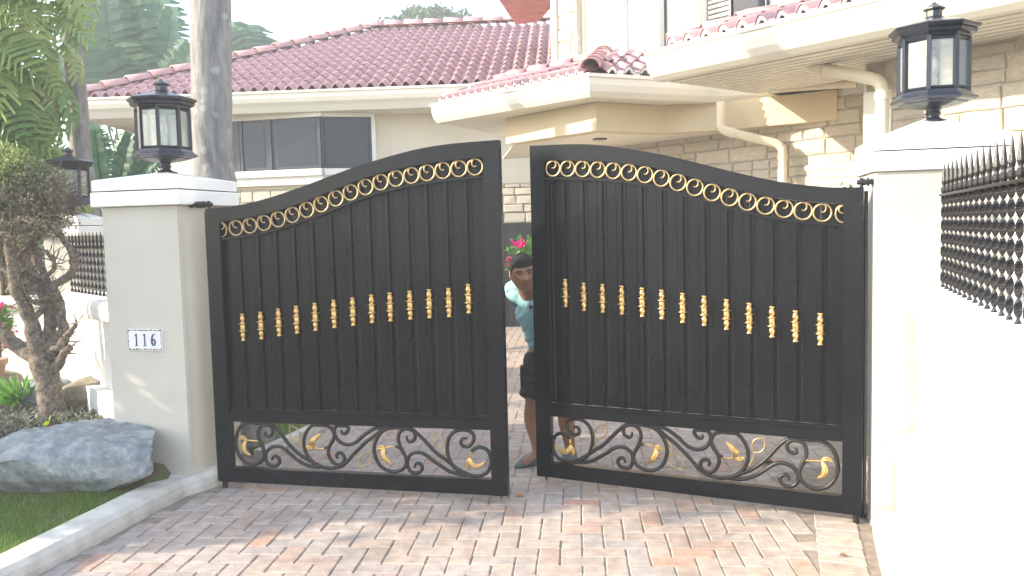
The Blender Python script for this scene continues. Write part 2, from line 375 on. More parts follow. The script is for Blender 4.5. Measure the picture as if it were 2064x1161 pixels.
# ================================================================ GATE PILLARS
def pillar(label, corner, wdt, dep, sgn, z_cap, bands, apex, over=.045, z0=-.05, ext=0):
    """corner: front corner nearest the opening; sgn=-1 body extends to the left of it"""
    t = thing('gate_pillar', label, 'gate pillar', (corner.x, corner.y, 0))
    def P(u, v, z): return corner + EX*(sgn*u) + EY*v + Vector((0,0,z))
    def ring(o, z): return [P(-o,-o,z), P(wdt+o,-o,z), P(wdt+o,dep+o,z), P(-o,dep+o,z)]
    def stack(levels):
        b = MB(); vs = []
        for o, z in levels: vs += ring(o, z)
        L = len(levels)
        return b.add(vs, [(3,2,1,0),(4*L-4,4*L-3,4*L-2,4*L-1)]+[(4*i+k,4*i+(k+1)%4,4*i+4+(k+1)%4,4*i+4+k) for i in range(L-1) for k in range(4)])
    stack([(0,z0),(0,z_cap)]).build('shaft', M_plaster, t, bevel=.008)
    z1, z2, z3, z4 = bands
    stack([(over,z_cap+.001),(over,z1),(over-.008,z1+.004)]).build('lower_cap_band', M_cap, t, bevel=.004)
    c = stack([(over-.01,z1+.012),(over-.01,z3),(over-.02,z3+.006)])
    cen = P(wdt/2, dep/2, apex); n = len(c.v); r = ring(over-.02, z3+.006)
    c.v.append(tuple(cen)); 
    c.f = [f for f in c.f if not (len(f) == 4 and all(i >= n-4 for i in f))]; c.sm = [False]*len(c.f)
    for k in range(4): c.f.append((n-4+k, n-4+(k+1)%4, n)); c.sm.append(False)
    c.build('pyramid_cap', M_cap, t)
    return t, P
CL = Vector((-2.135,5.40,0))
pl, PLf = pillar('cream gate pillar with white cap carrying the house number, left of the gate', CL, .579, .60, -1, 1.88, (1.972,0,2.05,0), 2.12)
CR = Vector((1.945,4.475,0))
prr, PRf = pillar('sunlit cream gate pillar with white cap beside the right gate leaf', CR, .66, .56, 1, 1.93, (2.03,0,2.10,0), 2.235, over=.022)
# step moulding where kerb meets pillar foot left
# ---- house number tile
def fr(P0, zz, u0, off):  # frame helper
    pass
c0 = PLf(.30,0,1.085)
ratio = None
def on_left_face(px, py):
    d = ray(px, py); nrm = -EY; t = (CL-CAM).dot(nrm)/d.dot(nrm); return CAM+d*t
q = [on_left_face(*p) for p in ((259,663),(328,663),(329,706),(260,706))]
qc = sum(q, Vector())/4; wN = (q[1]-q[0]).length; hN = (q[0]-q[3]).length
num = thing('house_number_plaque', 'white ceramic house number tile reading 116 on the left pillar', 'house number', qc - EY*.001)
Mx = Matrix((EX, -EY, Vector((0,0,1)))).transposed().to_4x4()     # local x right, y out of the wall, z up
Mx.translation = qc
M_tilew = mat('glazed_white_tile', (.74,.73,.74), .2, var=.05, nscale=20)
M_navy = mat('navy_numeral_glaze', (.03,.04,.12), .3)
M_brownpat = mat('brown_border_glaze', (.20,.15,.08), .35, nscale=60, col2=(.06,.07,.12))
def local_box(mb, M, x0,x1,y0,y1,z0,z1): mb.box(x0,y0,z0,x1,y1,z1, M)
bt = MB(); local_box(bt, Mx, -wN/2, wN/2, .0, .010, -hN/2, hN/2); bt.build('tile', M_tilew, num, bevel=.001)
rb = MB(); rr = random.Random(5)
for side_ in range(2):
    zz = (hN/2-.008)*(1 if side_ else -1)
    x = -wN/2+.006
    while x < wN/2-.006:
        l = rr.uniform(.008,.02); local_box(rb, Mx, x, min(x+l, wN/2-.003), .010, .0115, zz-rr.uniform(.002,.006), zz+rr.uniform(.002,.006)); x += l+rr.uniform(.003,.012)
    xx = (wN/2-.006)*(1 if side_ else -1); z = -hN/2+.006
    while z < hN/2-.006:
        l = rr.uniform(.006,.014); local_box(rb, Mx, xx-rr.uniform(.002,.004), xx+rr.uniform(.002,.004), .010, .0115, z, min(z+l,hN/2-.003)); z += l+rr.uniform(.003,.01)
rb.build('painted_border', M_brownpat, num)
def glyph_one():
    return [[(.30,0),(.70,0),(.70,.05),(.58,.07),(.58,1),(.50,1),(.28,.86),(.30,.82),(.43,.87),(.43,.07),(.30,.05)]]
for ci, ch in enumerate('116'):
    cxx = (-.052, 0.0, .054)[ci]*wN/.213; gh = hN*.58; gw = gh*.72
    if ch == '1':
        b = MB(); pts = glyph_one()[0]
        for yy in (.0105, .0125): pass
        vs = [Mx @ Vector((cxx+(x-.5)*gw, .0102, (z-.5)*gh)) for x, z in pts]+[Mx @ Vector((cxx+(x-.5)*gw, .0125, (z-.5)*gh)) for x, z in pts]
        nn = len(pts); b.add(vs, [tuple(range(nn,2*nn))]+[(i,(i+1)%nn,nn+(i+1)%nn,nn+i) for i in range(nn)])
        b.build('numeral', M_navy, num)
    else:
        b = MB(); pts = []
        for k_ in range(25):
            a = 2*PI*k_/24; pts.append((.5+.2*math.cos(a), .3+.25*math.sin(a)))
        pth = [Mx @ Vector((cxx+(x-.5)*gw, .0112, (z-.5)*gh)) for x, z in pts]
        b.tube(pth, [.0032+.0028*abs(math.cos(2*PI*i/24)) for i in range(25)], 6, False)
        pts = [(.72,.90),(.60,.97),(.46,.90),(.34,.72),(.29,.5),(.30,.3)]
        b.tube([Mx @ Vector((cxx+(x-.5)*gw, .0112, (z-.5)*gh)) for x, z in pts], [.0032,.003,.004,.0055,.006,.006], 6)
        b.build('numeral', M_navy, num)
# ================================================================ LANTERNS
def make_lantern(base, label, s=1.0, group='black hexagonal pillar lanterns'):
    t = thing('pillar_lantern', label, 'lantern', base, 0, group)
    ph = 0.25; nn = 8
    def oc(prof): return MB().lathe([(r*s, z*s) for r, z in prof], base, nn, False, ph)
    MB().lathe([(r*s,z*s) for r,z in [(.075,0),(.078,.010),(.05,.018),(.034,.028),(.032,.04),(.044,.048),(.034,.056),(.034,.068),(.06,.080)]], base, 16).build('stem', M_lampmetal, t)
    oc([(.05,.075),(.10,.083),(.165,.097),(.172,.104),(.205,.110),(.218,.118),(.214,.126),(.196,.134),(.186,.146),(.178,.160)]).build('base_tray', M_lampmetal, t)
    rt, zb, zt = .170, .160, .434
    fb = MB()
    for k in range(nn):
        a = 2*PI*(k+ph)/nn; c_ = Vector(base)+Vector((rt*s*math.cos(a), rt*s*math.sin(a), 0))
        fb.box(-.011*s,-.011*s,zb*s,.011*s,.011*s,zt*s, Matrix.Translation(c_) @ Matrix.Rotation(a,4,'Z'))
        a2 = 2*PI*(k+1+ph)/nn; d_ = Vector(base)+Vector((rt*s*math.cos(a2), rt*s*math.sin(a2), 0))
        for z in (zb+.008, zt-.008): fb.tube([c_+Vector((0,0,z*s)), d_+Vector((0,0,z*s))], .010*s, 4, False, smooth=False)
    fb.build('cage', M_lampmetal, t)
    for k in range(nn):
        a = 2*PI*(k+ph)/nn; a2 = 2*PI*(k+1+ph)/nn; r2 = rt-.004
        c_ = Vector(base)+Vector((r2*s*math.cos(a), r2*s*math.sin(a), 0)); d_ = Vector(base)+Vector((r2*s*math.cos(a2), r2*s*math.sin(a2), 0))
        e1 = c_.lerp(d_,.06); e2 = c_.lerp(d_,.94); inn = (Vector(base)-c_.lerp(d_,.5)); inn.z = 0; inn.normalize(); inn *= .003
        z0, z1 = (zb+.014)*s, (zt-.014)*s
        b = MB(); P8 = [e1+Vector((0,0,z0)), e2+Vector((0,0,z0)), e2+Vector((0,0,z1)), e1+Vector((0,0,z1))]
        b.add(P8+[p+inn for p in P8], [(0,1,2,3),(7,6,5,4),(0,4,5,1),(1,5,6,2),(2,6,7,3),(3,7,4,0)])
        b.build('glass_pane', M_lampglass, t)
    oc([(.165,.430),(.178,.436),(.182,.447),(.205,.455),(.212,.470),(.206,.475),(.222,.483),(.228,.497),(.218,.503),(.16,.522),(.075,.545),(.055,.552)]).build('lantern_roof', M_lampmetal, t)
    oc([(.05,.550),(.052,.556),(.04,.562),(.04,.592),(.055,.600),(.055,.607),(.042,.614),(.02,.628),(.012,.632),(.010,.638)]).build('finial', M_lampmetal, t)
    MB().lathe([(.014*s,.160*s),(.02*s,.175*s),(.02*s,.24*s),(.013*s,.25*s)], base, 10).build('lamp_holder', M_cap, t)
    MB().lathe([(.013*s,.25*s),(.022*s,.268*s),(.028*s,.30*s),(.022*s,.335*s),(.008*s,.352*s)], base, 12).build('bulb', M_cap, t)
    return t
lc = PLf(.2895,.30,2.075)
LB = at(334, 346, lc.y); 
make_lantern((LB.x, lc.y, 2.105), 'black octagonal lantern on the numbered left gate pillar', 1.0)
LB2 = at(1880, 248, 4.66); make_lantern((LB2.x, 4.66, 2.20), 'black octagonal lantern on the right gate pillar', 1.02)
# ================================================================ GATES
def interp(tab, u):
    if u <= tab[0][0]: return tab[0][1]
    for i in range(len(tab)-1):
        (a, p), (b_, q_) = tab[i], tab[i+1]
        if u <= b_:
            p0 = tab[i-1] if i else tab[i]; p3 = tab[i+2] if i+2 < len(tab) else tab[i+1]
            m0 = (q_-p0[1])/(b_-p0[0]) if b_ != p0[0] else 0; m1 = (p3[1]-p)/(p3[0]-a)
            t = (u-a)/(b_-a); h = b_-a
            return (2*t**3-3*t*t+1)*p+(t**3-2*t*t+t)*h*m0+(-2*t**3+3*t*t)*q_+(t**3-t*t)*h*m1
    return tab[-1][1]
ZT = [(0,1.851),(.2,1.862),(.43,1.900),(.67,1.963),(.91,2.035),(1.13,2.097),(1.447,2.165),(1.67,2.19),(1.977,2.2)]
ZR = [(.1,1.708),(.224,1.720),(.431,1.749),(.632,1.797),(.83,1.858),(1.02,1.921),(1.21,1.974),(1.41,2.008),(1.62,2.031),(1.813,2.044),(1.9,2.047)]
ZC = [(.22,1.075),(.352,1.087),(.48,1.108),(.607,1.125),(.737,1.144),(.868,1.163),(.997,1.177),(1.125,1.195),(1.248,1.206),(1.379,1.217),(1.505,1.226),(1.631,1.233),(1.757,1.256)]
W, ST, ZB, Z1, Z2 = 1.977, .101, .047, .1435, .4535
GL = Vector((-1.9729,5.4702,0)); AL = -.2344; GR = Vector((1.9086,4.5237,0)); AR = 2.6715
def lg(px, py):
    nrm = Vector((-math.sin(AL), math.cos(AL), 0)); d = ray(px, py); P = CAM + d*((GL-CAM).dot(nrm)/d.dot(nrm))
    return ((P-GL).dot(Vector((math.cos(AL), math.sin(AL), 0))), P.z)
def c3(pts): return [lg(x/4.838+400, y/4.838+800) for x, y in pts]
def c4(pts): return [lg(x/4.838+720, y/4.838+800) for x, y in pts]
def smooth_path(pts, k=4):
    out = []
    for i in range(len(pts)-1):
        p0 = pts[max(i-1,0)]; p1 = pts[i]; p2 = pts[i+1]; p3 = pts[min(i+2,len(pts)-1)]
        for j in range(k):
            t = j/k
            out.append(tuple(.5*((2*p1[d])+(-p0[d]+p2[d])*t+(2*p0[d]-5*p1[d]+4*p2[d]-p3[d])*t*t+(-p0[d]+3*p1[d]-3*p2[d]+p3[d])*t**3) for d in range(len(p1))))
    out.append(tuple(pts[-1])); return out
SCROLLS = [
 c3([(560,425),(600,450),(640,520),(640,590),(600,640),(530,658),(450,630),(395,560),(368,470),(375,370),(410,290),(480,245),(560,235),(650,242),(720,275),(790,340),(850,420),(920,500),(1000,570),(1080,620),(1180,670),(1280,693),(1370,683),(1440,640),(1510,560),(1590,480),(1645,430)])+c4([(160,385),(240,325),(290,302)]),
 c3([(660,335),(655,370),(680,385),(715,370),(725,320),(700,285),(650,274),(605,290),(585,340),(590,400),(620,460),(640,530),(645,590)]),
 c3([(718,615),(730,585),(760,580),(790,610),(785,650),(750,672),(700,668),(660,620),(660,550),(700,500),(760,482),(820,495),(900,560),(980,625),(1080,672),(1190,686)]),
 c3([(1230,500),(1270,485),(1310,430),(1325,370),(1300,310),(1240,268),(1170,260),(1110,278),(1060,330),(1030,410),(1035,500),(1070,580),(1130,645),(1200,682),(1290,695)]),
 c3([(1360,600),(1345,570),(1370,545),(1410,560),(1425,605),(1400,650),(1350,660),(1300,620),(1270,560),(1270,500),(1300,440),(1320,400)]),
 c3([(1395,320),(1400,355),(1440,350),(1465,310),(1440,278),(1390,268),(1345,285),(1325,330),(1340,390),(1390,445),(1460,465),(1530,445),(1600,385)])+c4([(97,350),(180,305),(275,290)]),
 c4([(370,480),(420,505),(460,560),(480,620),(465,680),(420,715),(350,728),(270,705),(210,650),(175,570),(165,500),(185,420),(230,350),(290,312),(370,292),(450,292),(530,315),(600,370),(680,450),(770,545),(860,610),(950,680),(1040,735),(1130,768),(1210,765),(1270,730),(1305,660),(1305,590),(1270,520),(1210,490),(1150,500),(1115,530)]),
 c4([(482,380),(490,420),(520,437),(560,410),(560,350),(520,320),(460,314),(415,345),(400,400),(415,470),(450,540),(480,600)]),
 c4([(558,690),(575,650),(610,650),(635,690),(615,728),(570,740),(520,725),(490,660),(495,600),(530,555),(590,540),(660,560),(740,620),(820,675),(900,725),(990,752),(1080,762)]),
 c4([(1070,405),(1030,405),(1010,440),(1030,475),(1080,485),(1120,450),(1140,400),(1120,350),(1070,325),(1000,322),(940,345),(895,400),(878,480),(885,560),(915,640),(960,700),(1040,740)]),
]
LEAVES = [  # stem, tail, bud
 (c3([(590,430),(540,425),(480,420)]), c3([(470,425),(452,480),(470,530),(512,565)]), c3([(480,420),(440,392),(398,410)])),
 (c3([(1230,500),(1190,505),(1140,492)]), c3([(1135,495),(1118,440),(1150,400),(1198,355)]), c3([(1130,490),(1090,495),(1058,473)])),
 (c4([(370,480),(310,485),(268,500)]), c4([(265,495),(262,560),(300,610),(342,658)]), c4([(275,500),(240,488),(193,505)])),
 (c4([(1115,535),(1110,560),(1103,590)]), c4([(1103,590),(1130,650),(1190,668),(1258,625)]), c4([(1100,600),(1085,640),(1078,702)])),
]
TENDRILS = [
 (c3([(1025,545),(990,480),(975,425),(930,410),(895,360),(893,268)]), c3([(893,285),(950,297),(990,340),(990,400),(972,425)])),
 (c4([(165,405),(130,460),(125,520),(150,590),(130,650),(40,672)]), c4([(124,543),(70,550),(30,600),(35,690),(42,716)])),
 (c4([(895,615),(860,560),(825,495),(770,470),(730,410),(728,328)]), c4([(735,345),(800,365),(845,420),(845,480),(822,500)])),
]
COLLAR = [(.004,-.090),(.016,-.089),(.017,-.084),(.011,-.078),(.014,-.066),(.018,-.052),(.016,-.042),(.011,-.036),(.015,-.033),(.013,-.030),(.026,-.027),(.027,-.023),(.016,-.020),(.018,-.014),(.018,.014),(.016,.020),(.027,.023),(.026,.027),(.013,.030),(.015,.033),(.011,.037),(.017,.045),(.018,.056),(.014,.070),(.010,.078),(.016,.083),(.016,.089),(.005,.091)]
collar_me = MB().lathe(COLLAR, n=14).mesh('baluster_collar', M_gold)
def ring_mesh(clip=0):
    r = .0475; pts = []
    for k in range(31):                                     # full loop, then curls inwards from the top
        a = PI/2 + 2*PI*k/30; pts.append((r*math.cos(a), r*math.sin(a)))
    for k in range(1, 15):
        tt = k/14; a = PI/2 + .05 + tt*PI*1.15; rad = r*.53*(1-.30*tt); cx, cz = .0, r*.45
        pts.append((cx+rad*math.cos(a)*.9, cz+rad*math.sin(a)))
    b = MB().tube([(x,0,z) for x, z in pts], [.0062]*31+[.0062-.0018*k/14 for k in range(1,15)], 6, True)
    return b.mesh('scroll_ring', M_goldring)
ring_me = ring_mesh()
def make_gate(o, a, sgn, label, hx=.13):
    t = thing('gate_leaf', label, 'gate', (o.x,o.y,0), a, 'pair of black and gold driveway gate leaves')
    F = -sgn                                                # local y sign of the street side
    T = .028
    def bx(nm, x0,x1,z0,z1,t0=-T,t1=T,m_=M_black,bv=.003):
        y0, y1 = sorted((t0*1.0, t1*1.0)); return MB().box(x0,y0,z0,x1,y1,z1).build(nm, m_, t, bevel=bv, world=False)
    # stiles with tops cut to the curve
    for x0, x1 in ((0, ST), (W-ST, W)):
        b = MB(); n_ = 5; vs = []
        xs = [x0+(x1-x0)*i/n_ for i in range(n_+1)]
        poly = [(x0,ZB),(x1,ZB)]+[(x, interp(ZT,x)) for x in reversed(xs)]
        k = len(poly); vs = [(x,-T,z) for x, z in poly]+[(x,T,z) for x, z in poly]
        b.add(vs, [tuple(range(k)), tuple(range(k,2*k))[::-1]]+[(i,(i+1)%k,k+(i+1)%k,k+i) for i in range(k)])
        b.build('stile', M_black, t, bevel=.002, world=False)
    # curved top rail
    b = MB(); n_ = 40; vs = []
    for i in range(n_+1):
        x = ST+.0006+(W-2*ST-.0012)*i/n_; zt = interp(ZT,x); zl = interp(ZR,x)+.057
        vs += [(x,-T+.0005,zl),(x,T-.0005,zl),(x,T-.0005,zt-.0004),(x,-T+.0005,zt-.0004)]
    b.add(vs, [(4*i+k,4*i+4+k,4*i+4+(k+1)%4,4*i+(k+1)%4) for i in range(n_) for k in range(4)]+[(0,1,2,3),(4*n_+3,4*n_+2,4*n_+1,4*n_)])
    b.build('top_rail', M_black, t, world=False)
    b = MB(); vs = []
    for i in range(n_+1):
        x = ST+.0006+(W-2*ST-.0012)*i/n_; zl = interp(ZR,x)-.051
        vs += [(x,-.020,zl-.014),(x,.020,zl-.014),(x,.020,zl),(x,-.020,zl)]
    b.add(vs, [(4*i+k,4*i+4+k,4*i+4+(k+1)%4,4*i+(k+1)%4) for i in range(n_) for k in range(4)]+[(0,1,2,3),(4*n_+3,4*n_+2,4*n_+1,4*n_)])
    b.build('ring_rail', M_black, t, world=False)
    bx('bottom_rail', ST+.0006, W-ST-.0006, ZB+.0005, Z1)
    bx('middle_rail', ST+.0006, W-ST-.0006, Z2, .515)
    bx('ledge_strip', ST+.0006, W-ST-.0006, .516, .536, -.014*1, .019, bv=.001)
    # folded sheet panels behind the bars
    us = [p[0] for p in ZC]
    edges = [ST+.0008]+us+[W-ST-.0008]
    yb = lambda off: -F*off                                  # towards the house
    for i in range(len(edges)-1):
        x0, x1 = edges[i]+(.0006 if i else 0), edges[i+1]-.0006; b = MB(); vs = []
        prof = [(0,.012),(.25,.012),(.29,.0155),(.74,.0155),(.78,.012),(1,.012)]
        for q_, y_ in prof:
            x = x0+(x1-x0)*q_; zt = interp(ZR,x)+.0565
            vs += [(x,yb(y_),.537),(x,yb(y_),zt),(x,yb(y_+.004),zt),(x,yb(y_+.004),.537)]
        k = len(prof)
        b.add(vs, [(4*j+r_,4*j+4+r_,4*j+4+(r_+1)%4,4*j+(r_+1)%4) for j in range(k-1) for r_ in range(4)]+[(0,1,2,3),(4*k-1,4*k-2,4*k-3,4*k-4)])
        b.build('sheet_panel', M_panel, t, world=False)
    for i, u in enumerate(us):
        zt = interp(ZR,u)-.066
        MB().box(u-.0065,yb(-.002),.5165,u+.0065,yb(.0115),zt).build('bar', M_black, t, bevel=.002, world=False)
        o2 = place('baluster_collar', collar_me, t, False); o2.location = (u, F*.0+yb(-.004), interp(ZC,u))
    n_r = 17; u = W-ST-.0005-.0535; i = 0
    while u > ST+.03:
        o2 = place('scroll_ring', ring_me, t, False); o2.location = (u, yb(-.012), interp(ZR,u)+.003)
        o2.scale = (1,1,1); u -= .1008; i += 1
    # the cut ring beside the hinge stile
    pts = [(ST+.002+ .0475*math.cos(a_)*.8, .0475*math.sin(a_)) for a_ in [PI/2-PI*k/14 for k in range(15)]]
    cut = [(x, yb(-.012), interp(ZR, ST+.02)+.003+z) for x, z in pts]
    b = MB().tube(cut, .0055, 6); hook = [(ST+.002+.022*math.sin(a_), yb(-.012), interp(ZR,ST+.02)+.003+.022+.020*math.cos(a_)) for a_ in [PI*k/8 for k in range(9)]]
    b.tube(hook, .0048, 6); b.build('half_ring', M_goldring, t, world=False)
    # scrollwork in the bottom opening
    lo, hi = Z1+.011, Z2-.011
    def cl(p): return (min(max(p[0], ST+.009), W-ST-.009), min(max(p[1], lo), hi))
    for s_ in SCROLLS:
        p = smooth_path([cl(q_) for q_ in s_], 4); L = len(p)
        rr_ = [.0122-.005*max(0,1-i/7) for i in range(L)]
        MB().tube([(x,0,z) for x, z in p], rr_, 8).build('iron_scroll', M_iron, t, world=False)
    yf = F*.006
    for st_, tail, bud in LEAVES:
        b = MB()
        pth = lambda q_, dy=0: [(x, yf+dy, z) for x, z in smooth_path([cl(v) for v in q_], 4)]
        p = pth(st_); b.tube(p, [.006]*len(p), 6)
        for kk, off in enumerate((-.010,0,.010)):
            base = smooth_path([cl(v) for v in tail], 4); L = len(base); pp = []
            for i, (x, z) in enumerate(base):
                j0, j1 = base[max(i-1,0)], base[min(i+1,L-1)]; dx, dz = j1[0]-j0[0], j1[1]-j0[1]; ll = math.hypot(dx,dz) or 1
                w_ = math.sin(PI*min(1,(i/(L-1))*.85+.12)); pp.append((x-dz/ll*off*w_, yf+F*(.004-.003*abs(kk-1))+F*.012*math.sin(PI*i/(L-1)), z+dx/ll*off*w_))
            b.tube(pp, [.003+.0055*math.sin(PI*min(1,.15+.8*i/(L-1))) for i in range(L)], 6)
        for off in (-.007,.007):
            base = smooth_path([cl(v) for v in bud], 4); L = len(base); pp = []
            for i, (x, z) in enumerate(base):
                j0, j1 = base[max(i-1,0)], base[min(i+1,L-1)]; dx, dz = j1[0]-j0[0], j1[1]-j0[1]; ll = math.hypot(dx,dz) or 1
                w_ = math.sin(PI*i/(L-1)); pp.append((x-dz/ll*off*w_, yf+F*.004, z+dx/ll*off*w_))
            b.tube(pp, [.003+.005*math.sin(PI*(.1+.85*i/(L-1))) for i in range(L)], 6)
        q0 = cl(tail[0])
        for dx, dz in ((.004,.022),(-.016,.012)): b.tube([(q0[0],yf,q0[1]),(q0[0]+dx*.6,yf+F*.006,q0[1]+dz*.6),(q0[0]+dx,yf+F*.008,q0[1]+dz)], [.005,.005,.0015], 6)
        b.build('gold_leaf', M_gold, t, world=False)
    for aa, bb in TENDRILS:
        b = MB()
        for q_ in (aa, bb):
            p = smooth_path([cl(v) for v in q_], 4); b.tube([(x,yf*.6,z) for x, z in p], [.0045]*len(p), 6)
        e = cl(aa[-1] if aa is not TENDRILS[1][0] else bb[-1]); b.lathe([(.002,-.006),(.007,-.003),(.007,.003),(.002,.006)], (e[0],yf*.6,e[1]), 8)
        b.build('gold_tendril', M_goldring, t, world=False)
    # hinge at the top of the post, foot pin, drop bolt
    b = MB(); zh = interp(ZT,0)
    b.tube([(-hx,0,zh+.028),(.035,0,zh+.028)], .013, 10); b.tube([(-hx*.6,0,zh+.028),(-.015,0,zh+.028)], .022, 12); b.tube([(.012,0,zh+.0),(.012,0,zh+.05)], .010, 8)
    b.tube([(-hx*.95,0,zh+.028),(-hx*.8,0,zh+.028)], .020, 8); b.tube([(-.01,0,zh+.028),(.004,0,zh+.028)], .018, 8)
    b.build('top_hinge', M_iron, t, world=False)
    MB().tube([(.030,0,0),(.030,0,ZB+.004)], .018, 12).build('foot_pivot', M_iron, t, world=False)
    MB().tube([(W-.05,-F*.01,.018),(W-.05,-F*.01,ZB+.003)], .006, 8).build('drop_bolt', M_iron, t, world=False)
    MB().tube([(.0-.012,0,.05),(.0-.012,0,zh-.02)], .010, 10).build('hinge_rod', M_iron, t, world=False)
    return t
gl = make_gate(GL, AL, 1, 'left gate leaf, black sheet panels with a row of gold rings, standing closed')
gr = make_gate(GR, AR, -1, 'right gate leaf, black and gold, swung inwards beside the man', .045)

# ================================================================ WALLS AND RAILINGS
def wall_sections(label, name, P0, d, nrm, L, levels, zb=-.05, group=None):
    """low wall from P0 along d; levels = list of (part, front offset, z0, z1, rounded); nrm points to the street face"""
    t = thing(name, label, 'wall', (P0.x, P0.y, 0))
    for nm, f, bk, z0, z1, rnd, mt_ in levels:
        if rnd: prof = [(f,z0),(f+.012,z0+.03),(f+.012,z1-.05),(f,z1-.015),(f-.04,z1),(-bk+.04,z1),(-bk,z1-.015),(-bk-.01,z1-.05),(-bk,z0)]
        else: prof = [(f,z0),(f,z1),(-bk,z1),(-bk,z0)]
        b = MB(); k = len(prof); n_ = max(2, int(L/.4)); vs = []
        for i in range(n_+1):
            vs += [P0 + d*(L*i/n_) + nrm*a + Vector((0,0,z)) for a, z in prof]
        b.add(vs, [(i*k+j,(i+1)*k+j,(i+1)*k+(j+1)%k,i*k+(j+1)%k) for i in range(n_) for j in range(k)]+[tuple(range(k)), tuple(range(n_*k,(n_+1)*k))[::-1]])
        b.build(nm, mt_, t)
    return t
WR0 = CR + EX*.305 - ER*.0                                 # wall centre line starts at the pillar's front face
WR0 = Vector((2.245, 4.36, 0)) - ER*.02
wr = wall_sections('overexposed white low wall running forward from the right gate pillar', 'low_wall', WR0, -ER, -NR, 3.4,
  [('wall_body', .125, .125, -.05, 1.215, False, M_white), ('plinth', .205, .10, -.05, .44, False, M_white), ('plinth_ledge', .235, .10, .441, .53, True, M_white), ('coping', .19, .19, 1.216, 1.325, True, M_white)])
def twist_mesh(h, w=.0115, turns=5.5, n=44):
    b = MB(); vs = []
    for i in range(n+1):
        a = turns*PI*i/n*1.0; z = h*i/n
        for k in range(4):
            X_, Y_ = ((w,-w*.33),(w,w*.33),(-w,w*.33),(-w,-w*.33))[k]; vs.append((X_*math.cos(a)-Y_*math.sin(a), X_*math.sin(a)+Y_*math.cos(a), z))
    b.add(vs, [(4*i+k,4*i+(k+1)%4,4*i+4+(k+1)%4,4*i+4+k) for i in range(n) for k in range(4)])
    return b
def picket_mesh(h, htip):
    b = twist_mesh(h, .0122, h/.066, int(h/.066*7))
    b.lathe([(.010,h-.002),(.016,h+.012),(.017,h+.022),(.010,h+.034),(.009,h+.042),(.014,h+.058),(.0135,h+.066),(.002,h+htip)], n=6, smooth=False)
    return b
def railing(label, P0, d, n_, pitch, zb, zr, htip, L, group='spear topped iron railings on the low walls'):
    t = thing('railing', label, 'railing', (P0.x,P0.y,zb), 0, group)
    me = picket_mesh(zr-zb+.012, htip).mesh('picket', M_iron, fixn=False)
    for i in range(n_):
        o = place('picket', me, t, False); p = d*(pitch*(i+.5)); o.location = (p.x,p.y,-.002); o.rotation_euler.z = rng.uniform(-.06,.06)
    b = MB(); Mx_ = Matrix.Rotation(math.atan2(d.y,d.x),4,'Z'); b.box(-.0,-.016,zr-zb-.004,L,.016,zr-zb+.008,Mx_); b.build('rail', M_iron, t, world=False, bevel=.002)
    return t
RP0 = Vector((2.215,4.30,0))
railing('twisted black iron railing with spear tips on the right-hand white wall', RP0, -ER, 22, .124, 1.322, 1.79, .15, 2.7)
# left: second pillar, low wall towards the gate pillar, railing above it
def ratio_pt(px, py, Y): p = at(px, py, Y); return Vector((p.x, p.y, 0))
P2 = ratio_pt(162, 560, 7.85)
EX_old, EY_old = EX, EY
EXl = Vector((math.cos(math.radians(-8)), math.sin(math.radians(-8)), 0)); EYl = Vector((-EXl.y, EXl.x, 0))
def pillar_left():
    global EX, EY
    EX, EY = EXl, EYl
    r = pillar('smaller cream pillar with white cap behind the gnarled tree', P2, .36, .42, -1, 1.70, (1.79,0,1.86,0), 1.95, over=.05)
    EX, EY = EX_old, EY_old
    return r
p2t, P2f = pillar_left()
LB3 = at(143, 415, 8.0)
make_lantern((LB3.x, 8.0, 1.905), 'black octagonal lantern on the far left pillar behind the clipped tree', 1.0)
WLa = Vector((P2.x-.02, P2.y-.20, 0)); WLb = Vector((-2.62, 6.02, 0)); dl = (WLb-WLa); LL = dl.length; dl.normalize(); nl = Vector((dl.y,-dl.x,0))
wl = wall_sections('white low wall with rounded coping behind the gnarled tree', 'low_wall', WLa, dl, nl, LL+.15,
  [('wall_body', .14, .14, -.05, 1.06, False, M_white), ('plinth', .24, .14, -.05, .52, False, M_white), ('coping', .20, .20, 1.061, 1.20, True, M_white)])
railing('short black iron railing between the far pillar and the numbered pillar', WLa+dl*.1, dl, 15, .105, 1.196, 1.58, .14, 1.66)
wl2 = wall_sections('white garden wall at the far left behind the red flowers', 'low_wall', Vector((-7.4,8.6,0)), Vector((1,-.12,0)).normalized(), Vector((-.12,-1,0)).normalized(), 3.05,
  [('wall_body', .1, .1, -.05, 1.02, False, M_white), ('coping', .15, .15, 1.021, 1.12, True, M_white)])
